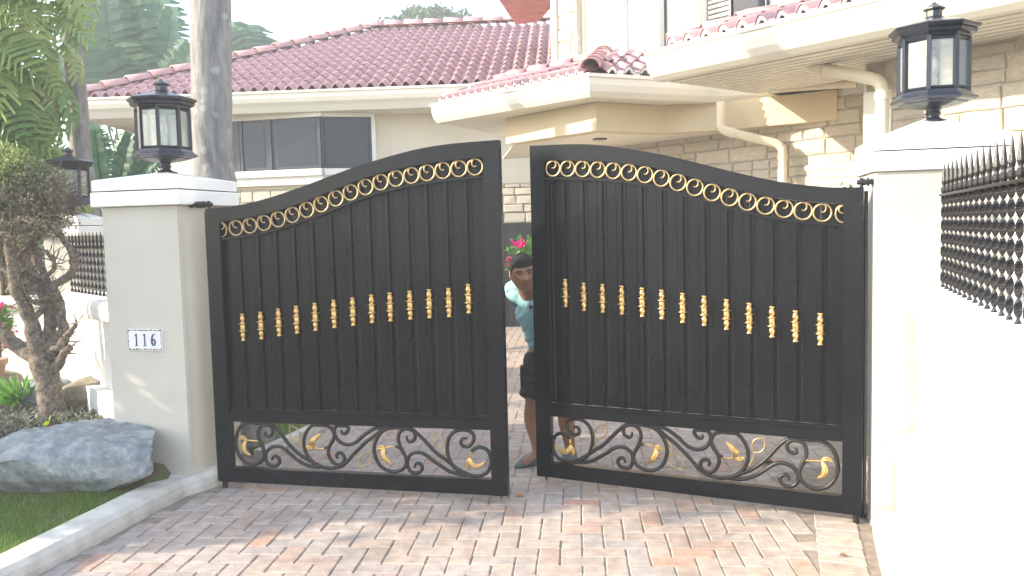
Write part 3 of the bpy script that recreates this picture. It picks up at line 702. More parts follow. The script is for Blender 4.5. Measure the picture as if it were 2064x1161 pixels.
# ================================================================ HOUSES
def slab_wall(nm, pts, z0, z1, m_, t, th=.2, hole=None):
    """wall along the polyline pts (street face to the right of travel is at pts)"""
    return MB().sweep(pts, [(0,z0),(0,z1),(-th,z1),(-th,z0)]).build(nm, m_, t)
stone_me = []
for s_ in range(10):
    r = random.Random(100+s_); b = MB(); n_ = 4; vs = []; j = lambda a: r.uniform(-a,a)
    # pillow-faced block in unit square x,z, depth y
    out = [(-.5+j(.02),-.5+j(.04)),(.0,-.5+j(.04)),(.5+j(.02),-.5+j(.04)),(.5+j(.02),0),(.5+j(.02),.5+j(.04)),(0,.5+j(.04)),(-.5+j(.02),.5+j(.04)),(-.5+j(.02),0)]
    inn = [(x*.86,z*.80) for x, z in out]
    vs = [(x,0,z) for x,z in out]+[(x,-.7-j(.1),z) for x,z in [(a*.97,b_*.95) for a,b_ in out]]+[(x,-1+j(.25),z) for x,z in inn]+[(j(.1),-1.1+j(.2),j(.1))]
    fs = [(i,(i+1)%8,8+(i+1)%8,8+i) for i in range(8)]+[(8+i,8+(i+1)%8,16+(i+1)%8,16+i) for i in range(8)]+[(16+i,16+(i+1)%8,24) for i in range(8)]
    b.add(vs, fs); stone_me.append(b.mesh('stone', M_stone))
stone_count = 0
def stones(parent, A, B, z0, z1, seed=1, hmin=.12, hmax=.22, lmin=.22, lmax=.55, clip=None):
    global stone_count
    r = random.Random(seed); A = Vector((A[0],A[1],0)); B = Vector((B[0],B[1],0)); d = (B-A); L = d.length; d.normalize(); n_ = Vector((d.y,-d.x,0))
    z = z0
    while z < z1-.03:
        h = min(r.uniform(hmin,hmax), z1-z)
        if z1-z-h < .06: h = z1-z
        x = 0
        while x < L-.01:
            l = min(r.uniform(lmin,lmax), L-x)
            if L-x-l < .1: l = L-x
            pc = A+d*(x+l/2)
            q = proj((pc.x,pc.y,z+h/2))
            if -60 < q[0] < 2130 and -80 < q[1] < 1161 and (clip is None or clip(q, pc, z+h/2)):
                split = h > .17 and r.random() < .35
                for hz, zz in (((h*.5, z+h*.25), (h*.5, z+h*.75)) if split else ((h, z+h/2),)):
                    M = Matrix((d, -n_, Vector((0,0,1)))).transposed().to_4x4(); M.translation = Vector((pc.x,pc.y,zz))
                    M = M @ Matrix.Diagonal((l-.010, r.uniform(.016,.030), hz-.009, 1))
                    off = Vector((0,0,0)); qn = parent
                    while qn is not None: off += qn.location; qn = qn.parent
                    o = bpy.data.objects.new('stone', stone_me[r.randrange(10)]); C.objects.link(o); o.parent = parent; o.matrix_basis = Matrix.Translation(-off) @ M; stone_count += 1
            x += l
        z += h
def gutter(t, path, ztop, h=.30, proud=.10, nm='gutter', m_=None):
    prof = [(-.12,ztop-.012),(.10,ztop-.012),(.10,ztop),(.145,ztop),(.145,ztop-.035),(.125,ztop-.045),(.118,ztop-.11),(.09,ztop-.18),(.04,ztop-.235),(-.02,ztop-h),(-.12,ztop-h)]
    return MB().sweep(path, prof).build(nm, m_ or M_gutter, t)
def tile_mesh(name, wt=.235, lt=.40, m_=None):
    """barrel-and-pan clay tile: x across, y up the slope, z normal; the lower end at y=0 sits proud"""
    b = MB(); n_ = 10; vs = []
    for yy, lift, k in ((0,.030,1.0),(lt,.0,.9)):
        for side_ in (0,1):
            for i in range(n_+1):
                u = i/n_; x = (u-.5)*wt*1.04
                z = .075*math.sin(PI*min(1,u/.62))**.8 if u < .62 else -.018*math.sin(PI*(u-.62)/.38)
                vs.append((x, yy, z*k+lift-(.016 if side_ else 0)))
    m1 = n_+1
    fs = [(i,i+1,2*m1+i+1,2*m1+i) for i in range(n_)]+[(m1+i+1,m1+i,3*m1+i,3*m1+i+1) for i in range(n_)]+[(i+1,i,m1+i,m1+i+1) for i in range(n_)]
    return b.add(vs, fs, True)
TILE = tile_mesh('t'); tile_me = TILE.mesh('roof_tile', M_tile, fixn=False)
def tile_slope(parent, E0, E1, zE, slope, nrows, inside, nparts, pitch=.235, row=.33, joined_name='roof_tile_field', mortar=False):
    """eave from E0 to E1 (left to right seen from the street), rising inwards at angle slope"""
    E0 = Vector((E0[0],E0[1],zE)); E1 = Vector((E1[0],E1[1],zE)); d = (E1-E0); L = d.length; d.normalize(); inn = Vector((-d.y,d.x,0))
    upv = (inn*math.cos(slope)+Vector((0,0,math.sin(slope)))); nz = d.cross(upv)
    if nz.z < 0: nz = -nz
    cols = int(L/pitch); lst = []
    for r_ in range(nrows):
        for c_ in range(cols+1):
            P = E0+d*(pitch*(c_+.5))+upv*(row*r_)
            if not inside(P, (c_+.5)*pitch, r_*row*math.cos(slope)): continue
            lst.append((P, r_, c_))
    lst.sort(key=lambda q_: (q_[0]-CAM).length)
    off = Vector((0,0,0)); qn = parent
    while qn is not None: off += qn.location; qn = qn.parent
    R = Matrix((d, upv, nz)).transposed().to_4x4(); fbm = MB(); cnt = 0
    for P, r_, c_ in lst:
        M = Matrix.Translation(P+nz*.02) @ R @ Matrix.Diagonal((pitch/.235, 1, .55+.45*pitch/.235, 1)) @ Matrix.Rotation(rng.uniform(-.015,.015),4,'Z') @ Matrix.Rotation(rng.uniform(-.012,.012),4,'X')
        if cnt < nparts:
            o = bpy.data.objects.new('roof_tile', tile_me); C.objects.link(o); o.parent = parent; o.matrix_basis = Matrix.Translation(-off) @ M; cnt += 1
        else: fbm.add([M @ Vector(v) for v in TILE.v], TILE.f, True)
    if mortar:                                             # pale mortar bedding between the lowest tiles
        mb_ = MB(); sx = pitch/.235
        for P, r_, c_ in lst:
            if r_: continue
            arc = [P+d*(-.5*pitch+pitch*.62*k/8)+nz*(.02+(.075*math.sin(PI*k/8)*.93+.012)*(.55+.45*sx))+upv*.012 for k in range(9)]
            inn_ = [P+d*(-.5*pitch+pitch*(.10+.42*k/8))+nz*(.012+.050*math.sin(PI*k/8)*(.55+.45*sx))+upv*.006 for k in range(9)]
            mb_.add(arc+inn_+[p+upv*.03 for p in inn_], [(k,k+1,9+k+1,9+k) for k in range(8)]+[(9+k,9+k+1,18+k+1,18+k) for k in range(8)])
            a_ = P+d*(.12*pitch); mb_.add([a_-upv*.0, a_+d*pitch*.38, a_+d*pitch*.38+nz*.045, a_+nz*.045]+[q_+upv*.03 for q_ in (a_, a_+d*pitch*.38, a_+d*pitch*.38+nz*.045, a_+nz*.045)], [(0,1,2,3),(4,5,6,7),(3,2,6,7),(0,4,7,3),(1,5,6,2)])
        tag(mb_.build('mortar_bedding', M_white, parent), kind='stuff')
    if fbm.v: tag(fbm.build(joined_name, M_tile, parent, fixn=False), kind='stuff')
    return upv, nz, d
ridge_b = MB()
def half_barrel(r0, r1, L_, n_=10):
    b = MB(); vs = []
    for x, r_ in ((0,r0),(L_,r1)):
        for rr_ in (r_, r_-.018):
            for i in range(n_+1):
                a = PI*i/n_; vs.append((x, rr_*math.cos(a), rr_*math.sin(a)*.9))
    m1 = n_+1
    fs = [(i,i+1,2*m1+i+1,2*m1+i) for i in range(n_)]+[(m1+i+1,m1+i,3*m1+i,3*m1+i+1) for i in range(n_)]+[(i+1,i,m1+i,m1+i+1) for i in range(n_)]+[(2*m1+i,2*m1+i+1,3*m1+i+1,3*m1+i) for i in range(n_)]
    return b.add(vs, fs, True)
ridge_me = half_barrel(.125,.105,.44).mesh('ridge_tile', M_ridge, fixn=False)
def ridge_line(parent, A, B, step=.40, big=1.0):
    A, B = Vector(A), Vector(B); d = (B-A); L = d.length; d.normalize(); s_ = d.cross(Vector((0,0,1))).normalized(); n_ = s_.cross(d)
    if n_.z < 0: n_ = -n_
    sd = n_.cross(d)
    off = Vector((0,0,0)); qn = parent
    while qn is not None: off += qn.location; qn = qn.parent
    k = 0
    while k*step < L:
        # wide end towards A (lower)
        M = Matrix((d, sd, n_)).transposed().to_4x4(); M.translation = A+d*(k*step)+n_*(.02*big)
        o = bpy.data.objects.new('ridge_tile', ridge_me); C.objects.link(o); o.parent = parent
        o.matrix_basis = Matrix.Translation(-off) @ M @ Matrix.Rotation(.045,4,'Y') @ Matrix.Scale(big,4); k += 1
# ---------------- far left wing (A)
hA = thing('house_wing', 'low house wing under a long purple-red tiled roof, behind the left gate leaf', 'house', (-3.0,14.4,0))
wallA = [(-6.6,14.95),(-3.2,14.12),(-2.0,14.42),(-.9,14.42),(3.4,14.2)]
slab_wall('upper_wall', wallA, 2.44, 3.9, M_cream, hA)
slab_wall('base_wall', wallA, -.05, 2.438, M_mortar, hA)
sb = hA
bw = [o for o in hA.children if o.name.startswith('base_wall')][0]
stones(bw, wallA[0], wallA[1], 1.5, 2.43, 3, clip=lambda q_,p_,z_: 460 < q_[0] < 1120)
stones(bw, wallA[1], wallA[2], 1.5, 2.43, 4); stones(bw, wallA[2], wallA[3], 1.5, 2.43, 5)
stones(bw, wallA[3], (.7,14.3), 1.76, 2.43, 6, .10, .2, .16, .4)
EA0 = Vector((-7.15,14.2)); EA1 = Vector((3.2,13.46)); dA = (EA1-EA0).normalized(); inA = Vector((-dA.y,dA.x))
gutter(hA, [(EA0.x,EA0.y,0),(EA1.x,EA1.y,0)], 4.0, .33)
MB().prism([(EA0.x,EA0.y+.13),(EA1.x,EA1.y+.13),(3.2,15.4),(-6.9,15.6)], 3.66, 3.70).build('soffit', M_gutter, hA)
MB().sweep([(-7.2,18.2,0),(-7.15,14.3,0)], [(0,3.67),(0,3.99),(-.1,3.99),(-.1,3.67)]).build('side_gutter', M_gutter, hA)
SLA = math.radians(24.3); RUN = 4.2; ZR_A = 4.0+RUN*math.tan(SLA)
def insA(P, x, y): return x > y*.93+.05 and y < RUN-.05
b = MB(); a0 = Vector((EA0.x,EA0.y,3.98)); a1 = Vector((EA1.x,EA1.y,3.98)); r0 = a0+Vector((dA.x,dA.y,0))*RUN*.95+Vector((inA.x,inA.y,0))*RUN; r0.z = ZR_A-.02; r1 = a1+Vector((inA.x,inA.y,0))*RUN; r1.z = ZR_A-.02
bk0 = Vector((EA0.x,EA0.y+8.6,3.98)); bk1 = Vector((EA1.x,EA1.y+8.6,3.98))
b.add([a0,a1,r1,r0,bk0,bk1,a0-Vector((0,0,.06)),a1-Vector((0,0,.06)),bk1-Vector((0,0,.06)),bk0-Vector((0,0,.06))], [(0,1,2,3),(0,3,4),(3,2,5,4),(6,7,8,9),(0,1,7,6),(1,2,5,8,7),(4,5,8,9),(0,4,9,6)])
roofA = b.build('roof', M_ridge, hA)
tile_slope(roofA, EA0, EA1, 3.995, SLA, 15, insA, 298, pitch=.195)
ridge_line(roofA, a0+Vector((-.02,-.02,.09)), r0+Vector((0,0,.10)), .42, 1.1); ridge_line(roofA, r0+Vector((-.1,0,.12)), r1+Vector((0,0,.12)), .42, 1.1)
# window of the wing, bent with the wall
def wallpt(px, py, seg):
    a, b_ = Vector((*wallA[seg],0)), Vector((*wallA[seg+1],0)); d = (b_-a).normalized(); n_ = Vector((d.y,-d.x,0)); r_ = ray(px,py)
    return CAM + r_*((a-CAM).dot(n_)/r_.dot(n_)), d, n_
def panel_on(seg, x0, x1, z0, z1, nm, m_, parent, out0, out1):
    p0, d, n_ = wallpt(x0, 300, seg); p1, _, _ = wallpt(x1, 300, seg); p0.z = p1.z = 0
    vs = []
    for z in (z0,z1):
        for p in (p0+n_*out0, p1+n_*out0, p1+n_*out1, p0+n_*out1): vs.append((p.x,p.y,z))
    return MB().add(vs, [(0,1,2,3),(4,5,6,7),(0,1,5,4),(1,2,6,5),(2,3,7,6),(3,0,4,7)]).build(nm, m_, parent)
zw0, zw1 = 2.74, 3.60
M_glassblue = mat('sky_lit_window_glass', (.06,.075,.09), .12, spec=.9, var=.3, nscale=2)
for seg, xs in ((0,(430,654)),(1,(654.5,749))):
    wf = panel_on(seg, xs[0], xs[1], zw0, zw1, 'window', M_frame, hA, .002, .035)
    L_ = xs[1]-xs[0]
    divs = ((492,536),(562,640)) if seg == 0 else ((666,742),)
    for (x0, x1) in divs: panel_on(seg, x0, x1, zw0+.07, zw1-.07, 'window_pane', M_glass, wf, .036, .042)
    for xm in ((482,488,546,645) if seg == 0 else (659,745)): panel_on(seg, xm, xm+5, zw0+.001, zw1-.001, 'mullion', M_frame, wf, .036, .065)
    panel_on(seg, xs[0]-3, xs[1]+(0 if seg == 0 else 7), zw1+.001, zw1+.07, 'window_head', M_white, hA, .002, .09)
    panel_on(seg, xs[0]-3, xs[1]+(0 if seg == 0 else 14), zw0-.11, zw0-.001, 'window_sill', M_white, hA, .002, .16)
    panel_on(seg, xs[0]-3, xs[1]+(0 if seg == 0 else 8), zw0-.25, zw0-.112, 'sill_band', M_white, hA, .002, .11)
panel_on(1, 749.2, 757, zw0, zw1, 'window_jamb', M_white, hA, .002, .09)
# black garage door under the stone band
gd = thing('garage_door', 'black door at the back of the drive, seen in the gap between the leaves', 'door', (0,14.3,0))
MB().box(-1.6,14.12,.0,1.8,14.24,1.75).build('door_panel', M_dark, gd)
b = MB()
for k in range(12): b.box(-1.6+.29*k,14.108,.03,-1.6+.29*k+.02,14.119,1.73)
b.build('door_rib', M_dark, gd); MB().box(-1.6,14.10,.0,1.8,14.118,.025).build('bottom_seal', M_frame, gd)
# ---------------- right house (C): faces down-left at about -51 degrees
hC = thing('main_house', 'cream and stone two-storey house with tiled eaves and porch, right of the gate', 'house', (3.2,9.5,0))
DC = Vector((1.42,-1.78,0)).normalized(); NC = Vector((DC.y,-DC.x,0))     # NC points to the street (down-left)
NC = Vector((-.781,-.624,0)); NC = (NC - DC*NC.dot(DC)).normalized()
E0 = Vector((1.46,8.31,0))
def pc(t_, inn, z=0): return E0 + DC*t_ - NC*inn + Vector((0,0,z))
mw = [pc(-3.8,2.1), pc(-.1,2.1)]; mw = [pc(-3.72,2.1), pc(2.2,2.1)]
slab_wall('stone_wall', [tuple(p) for p in mw], -.05, 3.0, M_mortar, hC)
sw = [o for o in hC.children if o.name.startswith('stone_wall')][0]
stones(sw, pc(-3.7,2.1), pc(1.4,2.1), 1.9, 2.98, 21, clip=lambda q_,p_,z_: 1230 < q_[0] < 1780 and q_[1] > 170)
slab_wall('upper_wall', [tuple(pc(-3.72,2.12)), tuple(pc(3.5,2.12))], 3.002, 7.0, M_white, hC)
# nearer stone wing under the big eave, x > 1728
fw = [pc(1.62,1.0), pc(6.0,1.0)]
slab_wall('stone_wing', [tuple(fw[0]), tuple(fw[1])], -.05, 3.2, M_mortar, hC, th=.3)
sw2 = [o for o in hC.children if o.name.startswith('stone_wing')][0]
stones(sw2, fw[0]+DC*.24, pc(4.6,1.0), 1.75, 3.15, 23, .13,.24,.3,.62)
MB().sweep([tuple(pc(1.60,.985)), tuple(pc(1.86,.985))], [(0,-.05),(0,2.82),(-.3,2.82),(-.3,-.05)]).build('corner_pier', M_white, hC)
slab_wall('return_wall', [tuple(pc(1.6,2.2)), tuple(pc(1.6,1.0))], -.05, 3.2, M_cream, hC, th=.2)
# eave C
gutter(hC, [tuple(pc(-.02,0)), tuple(pc(6.2,0))], 3.35, .27)
MB().add([pc(0,.1,3.10),pc(6.2,.1,3.10),pc(6.2,2.3,3.10),pc(0,2.3,3.10),pc(0,.1,3.14),pc(6.2,.1,3.14),pc(6.2,2.3,3.14),pc(0,2.3,3.14)], [(0,1,2,3),(4,5,6,7),(0,1,5,4),(1,2,6,5),(2,3,7,6),(3,0,4,7)]).build('soffit', M_gutter, hC)
for k in range(12):                                        # slatted soffit boards
    i0 = .16+.125*k; b = MB(); q_ = [pc(.05,i0,3.075),pc(1.58 if i0 > .95 else 3.2,i0,3.075),pc(1.58 if i0 > .95 else 3.2,i0+.095,3.075),pc(.05,i0+.095,3.075)]
    b.add(q_+[p+Vector((0,0,.024)) for p in q_], [(0,1,2,3),(4,5,6,7),(0,1,5,4),(1,2,6,5),(2,3,7,6),(3,0,4,7)]); b.build('soffit_slat', M_gutter, hC)
MB().sweep([tuple(pc(0,2.1)), tuple(pc(0,.1))], [(0,3.09),(0,3.34),(-.08,3.34),(-.08,3.09)]).build('end_fascia', M_gutter, hC)
SLC = math.radians(20)
bC = MB().add([pc(.1,.0,3.34),pc(6.2,.0,3.34),pc(6.2,.9,3.34+.9*math.tan(SLC)),pc(.8,.9,3.34+.9*math.tan(SLC)),pc(.1,2.1,3.34),pc(6.2,2.1,3.34)], [(0,1,2,3),(0,3,4),(3,2,5,4),(0,4,5,1)]).build('eave_roof', M_ridge, hC)
MB().sweep([tuple(pc(1.87,.955)), tuple(pc(6.0,.955))], [(0,-.05),(0,1.72),(-.04,1.75),(-.04,-.05)]).build('wing_base', M_white, hC)
upC, nC, dC_ = tile_slope(bC, pc(.15,0), pc(4.4,0), 3.36, SLC, 2, lambda P,x,y: x > y*.8, 60, row=.36, pitch=.2, mortar=True)
ridge_line(bC, pc(.12,.05,3.42), pc(.65,.62,3.42+.2), .34, .8); ridge_line(bC, pc(.62,.62,3.62), pc(4.6,.62,3.62), .40, .8)
# upper storey: stone strip, dark joints, window
def upbox(px0, px1, z0, z1, nm, m_, o0, o1, parent=None):
    n_ = NC; base = pc(0,2.12); pts = []
    for px in (px0, px1):
        r_ = ray(px, 60); p = CAM + r_*((base-CAM).dot(n_)/r_.dot(n_)); p.z = 0; pts.append(p)
    vs = []
    for z in (z0,z1):
        for p in (pts[0]+n_*o0, pts[1]+n_*o0, pts[1]+n_*o1, pts[0]+n_*o1): vs.append((p.x,p.y,z))
    return MB().add(vs, [(0,1,2,3),(4,5,6,7),(0,1,5,4),(1,2,6,5),(2,3,7,6),(3,0,4,7)]).build(nm, m_, parent or hC), pts
sp_, pts = upbox(1136, 1176, 3.2, 6.9, 'stone_strip', M_mortar, .003, .10)
stones(sp_, pts[0]+NC*.10, pts[1]+NC*.10, 3.3, 5.6, 31, .2,.4,.2,.5)
upbox(1127, 1136, 3.2, 6.9, 'corner_trim', M_white, .003, .16)
for px in (1176, 1262): upbox(px, px+4, 3.2, 6.9, 'joint_strip', M_cream, .003, .04)
upbox(1335, 1344, 3.3, 6.9, 'window_post', M_frame, .003, .05)
wn, _ = upbox(1416, 1551, 3.62, 6.2, 'upper_window', M_frame, .003, .06)
upbox(1432, 1548, 3.70, 6.1, 'window_pane', M_glass, .061, .066, wn)
for k in range(26): upbox(1436, 1476, 3.72+.06*k, 3.755+.06*k, 'blind_slat', M_cream, .068, .075, wn)
upbox(1478, 1483, 3.70, 6.1, 'mullion', M_frame, .067, .09, wn)
# big red roof corner high above
zr_ = 5.4; rp = [onz(x, y, zr_) for x, y in ((960,-60),(1040,49),(1078,45),(1190,-60))]
rb_ = MB(); P_ = [Vector((p.x,p.y,zr_)) for p in (onz(975,-45,zr_), onz(1040,50,zr_), onz(1084,44,zr_), onz(1230,-110,zr_))]
up_ = [p+Vector((.05,.1,.16)) for p in P_]
rb_.add(P_+up_, [(0,1,2,3),(7,6,5,4),(0,1,5,4),(1,2,6,5),(2,3,7,6),(3,0,4,7)]).build('upper_roof_corner', M_redroof, hC)
# ---------------- porch canopy (B)
hB = thing('porch_canopy', 'bright cream porch canopy with small tiled hip, above the gate gap', 'porch', (1.5,10.0,0))
BL, BM_, BR, BO = [onz(*q_, 3.3) for q_ in ((884,212),(1190,152),(1425,165),(1560,168))]
BO = Vector((3.3,9.72,3.3))
gutter(hB, [(BL.x,BL.y,0),(BM_.x,BM_.y,0),(BR.x,BR.y,0),(BO.x,BO.y,0),(3.95,9.2,0)], 3.3, .24)
bkp = [(BL.x+.6,BL.y+1.3),(3.9,11.0)]
MB().prism([(BL.x+.1,BL.y+.1),(BM_.x,BM_.y+.15),(BR.x,BR.y+.13),(BO.x,BO.y+.1),(3.95,9.3),(3.9,11.2),(-.2,12.6)], 3.07, 3.10).build('soffit', M_gutter, hB)
bmz0, bmz1 = 2.75, 3.068
bpath = [onz(1020,290,bmz0), onz(1202,263,bmz0), onz(1340,268,bmz0), onz(1452,262,bmz0), onz(1600,256,bmz0)]
bpath[4] = Vector((3.52,9.04,0)); 
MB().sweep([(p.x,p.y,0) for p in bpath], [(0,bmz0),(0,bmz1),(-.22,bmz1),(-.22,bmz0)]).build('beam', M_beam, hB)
MB().prism([(bpath[0].x+.1,bpath[0].y+.15)]+[(p.x,p.y+.2) for p in bpath[1:]]+[(4.0,9.4),(3.8,11.5),(-.1,13.2)], bmz0+.004, bmz0+.02).build('porch_ceiling', M_gutter, hB)
p_ = onz(1209,280,bmz0); MB().lathe([(.09,-.012),(.09,.003)], (p_.x,p_.y,bmz0), 18).build('downlight', M_frame, hB)
SLB = math.radians(22)
dB = (BM_-BL); dB.z = 0; LBm = dB.length; dB.normalize(); inB = Vector((-dB.y,dB.x,0))
dB2 = (BR-BM_); dB2.z = 0; LB2m = dB2.length; dB2.normalize(); inB2 = Vector((-dB2.y,dB2.x,0))
wB = .78; zt_ = 3.29+wB*math.tan(SLB)
apex = Vector((BM_.x,BM_.y,0)) + (inB+inB2).normalized()*wB/ (inB+inB2).normalized().dot(inB); apex.z = zt_
lft = Vector((BL.x,BL.y,0))+inB*wB+dB*.55; lft.z = zt_
rgt = Vector((BO.x,BO.y,0))+Vector((0,1,0))*.9; rgt.z = 3.3+.40
top2 = apex+Vector((.08,.25,.08))
bB = MB().add([BL-Vector((0,0,.012)),BM_-Vector((0,0,.012)),apex,lft,BR-Vector((0,0,.012)),Vector((BO.x,BO.y,3.29)),rgt,top2], [(0,1,2,3),(1,4,5,6,7,2),(0,3,7,6,5,4,1)]).build('canopy_roof', M_ridge, hB)
tile_slope(bB, BL, BM_, 3.31, SLB, 2, lambda P,x,y: x > y*.9 and x < LBm-.05, 80, pitch=.14, row=.36, mortar=True)
tile_slope(bB, BM_, Vector((BO.x,BO.y,3.3)), 3.31, math.radians(24), 3, lambda P,x,y: x > .12+y*.5, 90, pitch=.19, row=.30, mortar=True)
ridge_line(bB, BL+Vector((.06,.05,.06)), lft+Vector((0,0,.05)), .36, .75); ridge_line(bB, lft+Vector((0,0,.05)), apex+Vector((0,0,.05)), .40, .75)
ridge_line(bB, BM_+Vector((0,.02,.07)), apex+Vector((.08,.25,.14)), .24, .95)
rj = apex+Vector((.08,.25,.12)); ridge_line(bB, rj, rj+Vector((2.2,.55,-.02)), .36, .8)
# ---------------- pipes
def pipe(label, pts, r=.045):
    out = []
    for i, p in enumerate(pts):
        if 0 < i < len(pts)-1:
            a = (pts[i-1]-p).normalized(); c_ = (pts[i+1]-p).normalized()
            for k in range(6):
                t_ = k/5; out.append((p+a*.09)*(1-t_)**2+p*2*t_*(1-t_)+(p+c_*.09)*t_*t_)
        else: out.append(p)
    t = thing('drainpipe', label, 'drainpipe', tuple(pts[-1]))
    MB().tube(out, r, 12).build('pipe', M_pvc, t)
    for i in (1, len(pts)-2):
        p = pts[i]; c_ = (pts[i+1]-p).normalized(); MB().tube([p+c_*.10,p+c_*.16], r*1.18, 12).build('pipe_collar', M_pvc, t)
    return t
pp = [at(1622,96,8.05), at(1626,132,8.05), at(1776,160,7.62), at(1786,300,7.62), Vector((at(1790,420,7.62).x,7.62,.1))]
pp = [pc(1.02,.25,3.12), pc(1.02,.25,2.98), pc(1.88,.86,2.90), pc(1.88,.86,.1)]
q1 = at(1624,108,7.75); q2 = at(1628,133,7.75); q3 = at(1778,163,7.25); pp = [q1, q2, q3, Vector((q3.x,q3.y,.1))]
pipe('upper cream drainpipe hanging from the big gutter and turning down beside the right pillar lantern', pp, .055)
q0 = at(1453,205,9.5); q1 = at(1452,262,9.5); q2 = at(1577,292,9.35); pipe('lower cream drainpipe stepping down the stone wall from the porch beam', [q0,q1,q2,Vector((q2.x,q2.y,.1))], .05)
q0 = at(1560,168,9.0); MB_ = thing('floodlight', 'small white wall lamp bracket fixed under the porch gutter', 'lamp', tuple(q0))
MB().tube([q0+Vector((-.06,0,.03)), q0+Vector((.07,0,.03))], .025, 8).build('bracket', M_cream, MB_); MB().lathe([(.02,-.09),(.055,-.07),(.05,-.02),(.03,.01)], tuple(q0+Vector((0,0,.0))), 12).build('lamp_body', M_white, MB_)
MB().tube([at(1550,180,9.1), at(1727,168,8.6)], .04, 10).build('gutter_outlet_pipe', M_pvc, hC)
# moulded window head
wc0 = at(1640,370,8.6); wc1 = at(1760,370,8.25)
cprof = [(0,2.0),(.05,2.0),(.05,2.08),(.08,2.10),(.08,2.14),(.12,2.17),(.12,2.22),(.16,2.25),(.16,2.29),(0,2.29)]
MB().sweep([(wc0.x,wc0.y,0),(wc0.x+DC.x*1.0,wc0.y+DC.y*1.0,0)], [(a+.0,z-.06) for a, z in cprof]).build('window_cornice', M_white, hC)
# ================================================================ ROCKS
def rock_mat(name, c1, c2, c3):
    m, nt, b = new_mat(name); N = nt.nodes; L = nt.links; tc = N.new('ShaderNodeTexCoord')
    nz = N.new('ShaderNodeTexNoise'); nz.inputs['Scale'].default_value = 9; nz.inputs['Detail'].default_value = 12; nz.inputs['Roughness'].default_value = .72; L.new(tc.outputs['Object'], nz.inputs['Vector'])
    rp = N.new('ShaderNodeValToRGB'); e = rp.color_ramp.elements; e[0].position = .32; e[0].color = (*c1,1); e[1].position = .68; e[1].color = (*c3,1); q = e.new(.5); q.color = (*c2,1)
    L.new(nz.outputs[0], rp.inputs[0]); L.new(rp.outputs[0], b.inputs['Base Color']); b.inputs['Roughness'].default_value = .7
    nb = N.new('ShaderNodeTexNoise'); nb.inputs['Scale'].default_value = 18; nb.inputs['Detail'].default_value = 10; nb.inputs['Roughness'].default_value = .7; nb.inputs['Distortion'].default_value = .6; L.new(tc.outputs['Object'], nb.inputs['Vector'])
    bp = N.new('ShaderNodeBump'); bp.inputs['Strength'].default_value = .8; bp.inputs['Distance'].default_value = .03; L.new(nb.outputs[0], bp.inputs['Height']); L.new(bp.outputs[0], b.inputs['Normal'])
    return m
M_slate = rock_mat('blue_grey_rock', (.12,.14,.15), (.23,.26,.275), (.42,.45,.45))
M_tanrock = rock_mat('tan_rock', (.14,.12,.085), (.25,.22,.165), (.38,.35,.28))
def rock(label, c, half, seed, m_, rz=0, flat=.0, under=.25):
    bm = bmesh.new(); bmesh.ops.create_icosphere(bm, subdivisions=5, radius=1); r = random.Random(seed)
    planes = [(Vector((r.gauss(0,1),r.gauss(0,1),r.gauss(0,.8))).normalized(), r.uniform(.62,.9)) for _ in range(16)]+[(Vector((r.uniform(-.12,.12),-.12,1)).normalized(), .52), (Vector((.08,-1,-.35)).normalized(), .66)]
    o3 = Vector((seed*3.1, seed, 0))
    for v in bm.verts:
        p = v.co.copy()
        for n_, d_ in planes:
            q_ = p.dot(n_)
            if q_ > d_: p -= n_*(q_-d_)*.97
        p *= 1+.07*noise.noise(p*1.6+o3)+.035*noise.noise(p*5+o3)+.022*noise.noise(p*13+o3)
        p += Vector((0,0,1))*.05*abs(noise.noise(Vector((p.x*2, p.y*7, 0))+o3))
        if p.z < -.1: k = min(1,(-.1-p.z)*1.3); p.x *= 1-under*k; p.y *= 1-under*k
        v.co = Vector((p.x*half[0], p.y*half[1], p.z*half[2]))
    me = bpy.data.meshes.new('rock'); bm.to_mesh(me); bm.free(); me.materials.append(m_)
    for p in me.polygons: p.use_smooth = True
    try: me.set_sharp_from_angle(angle=math.radians(20))
    except Exception: pass
    o = bpy.data.objects.new('rock', me); C.objects.link(o); o.location = c; o.rotation_euler.z = rz
    return tag(o, label, 'rock', 'garden rocks beside the left pillar')
rock('large flat blue-grey slab rock lying on the lawn in front of the numbered pillar', (-2.92,5.30,.23), (.74,.38,.37), 4, M_slate, -.12, under=.7)
rock('tan layered rock between the gnarled tree and the white wall', (-3.42,6.62,.42), (.24,.22,.24), 9, M_tanrock, .2)
rock('grey-green rock directly left of the gnarled trunk', (-3.82,6.75,.40), (.22,.20,.22), 13, M_slate, .5)
rock('pale rock at the left edge of the picture beside the fern', (-4.65,7.3,.36), (.32,.26,.26), 21, M_tanrock)
# ================================================================ PLANTS
def tri_leaf(b, P, d, up, L_, w_):
    s_ = d.cross(up)
    if s_.length < 1e-4: s_ = Vector((1,0,0))
    s_.normalize(); b.add([P-s_*w_*.3, P+s_*w_*.3, P+d*L_*.55+s_*w_, P+d*L_*.55-s_*w_, P+d*L_], [(0,1,2,3),(3,2,4)])
def rvec(r): 
    v = Vector((r.gauss(0,1),r.gauss(0,1),r.gauss(0,1))); return v.normalized()
def cloud(b, cen, rad, n_, size, r, shell=.5, lump_=.25, zmin=-9):
    cen = Vector(cen); o3 = cen*1.7
    for _ in range(n_):
        d = rvec(r); k = 1+lump_*noise.noise(d*2.3+o3)+lump_*.6*noise.noise(d*5.1+o3)
        rr_ = (shell+(1-shell)*r.random()**.5)*k
        p = cen+Vector((d.x*rad[0],d.y*rad[1],d.z*rad[2]))*rr_
        if p.z < zmin: continue
        tri_leaf(b, p, (rvec(r)+d*.5).normalized(), rvec(r), size*r.uniform(.6,1.3), size*r.uniform(.22,.4))
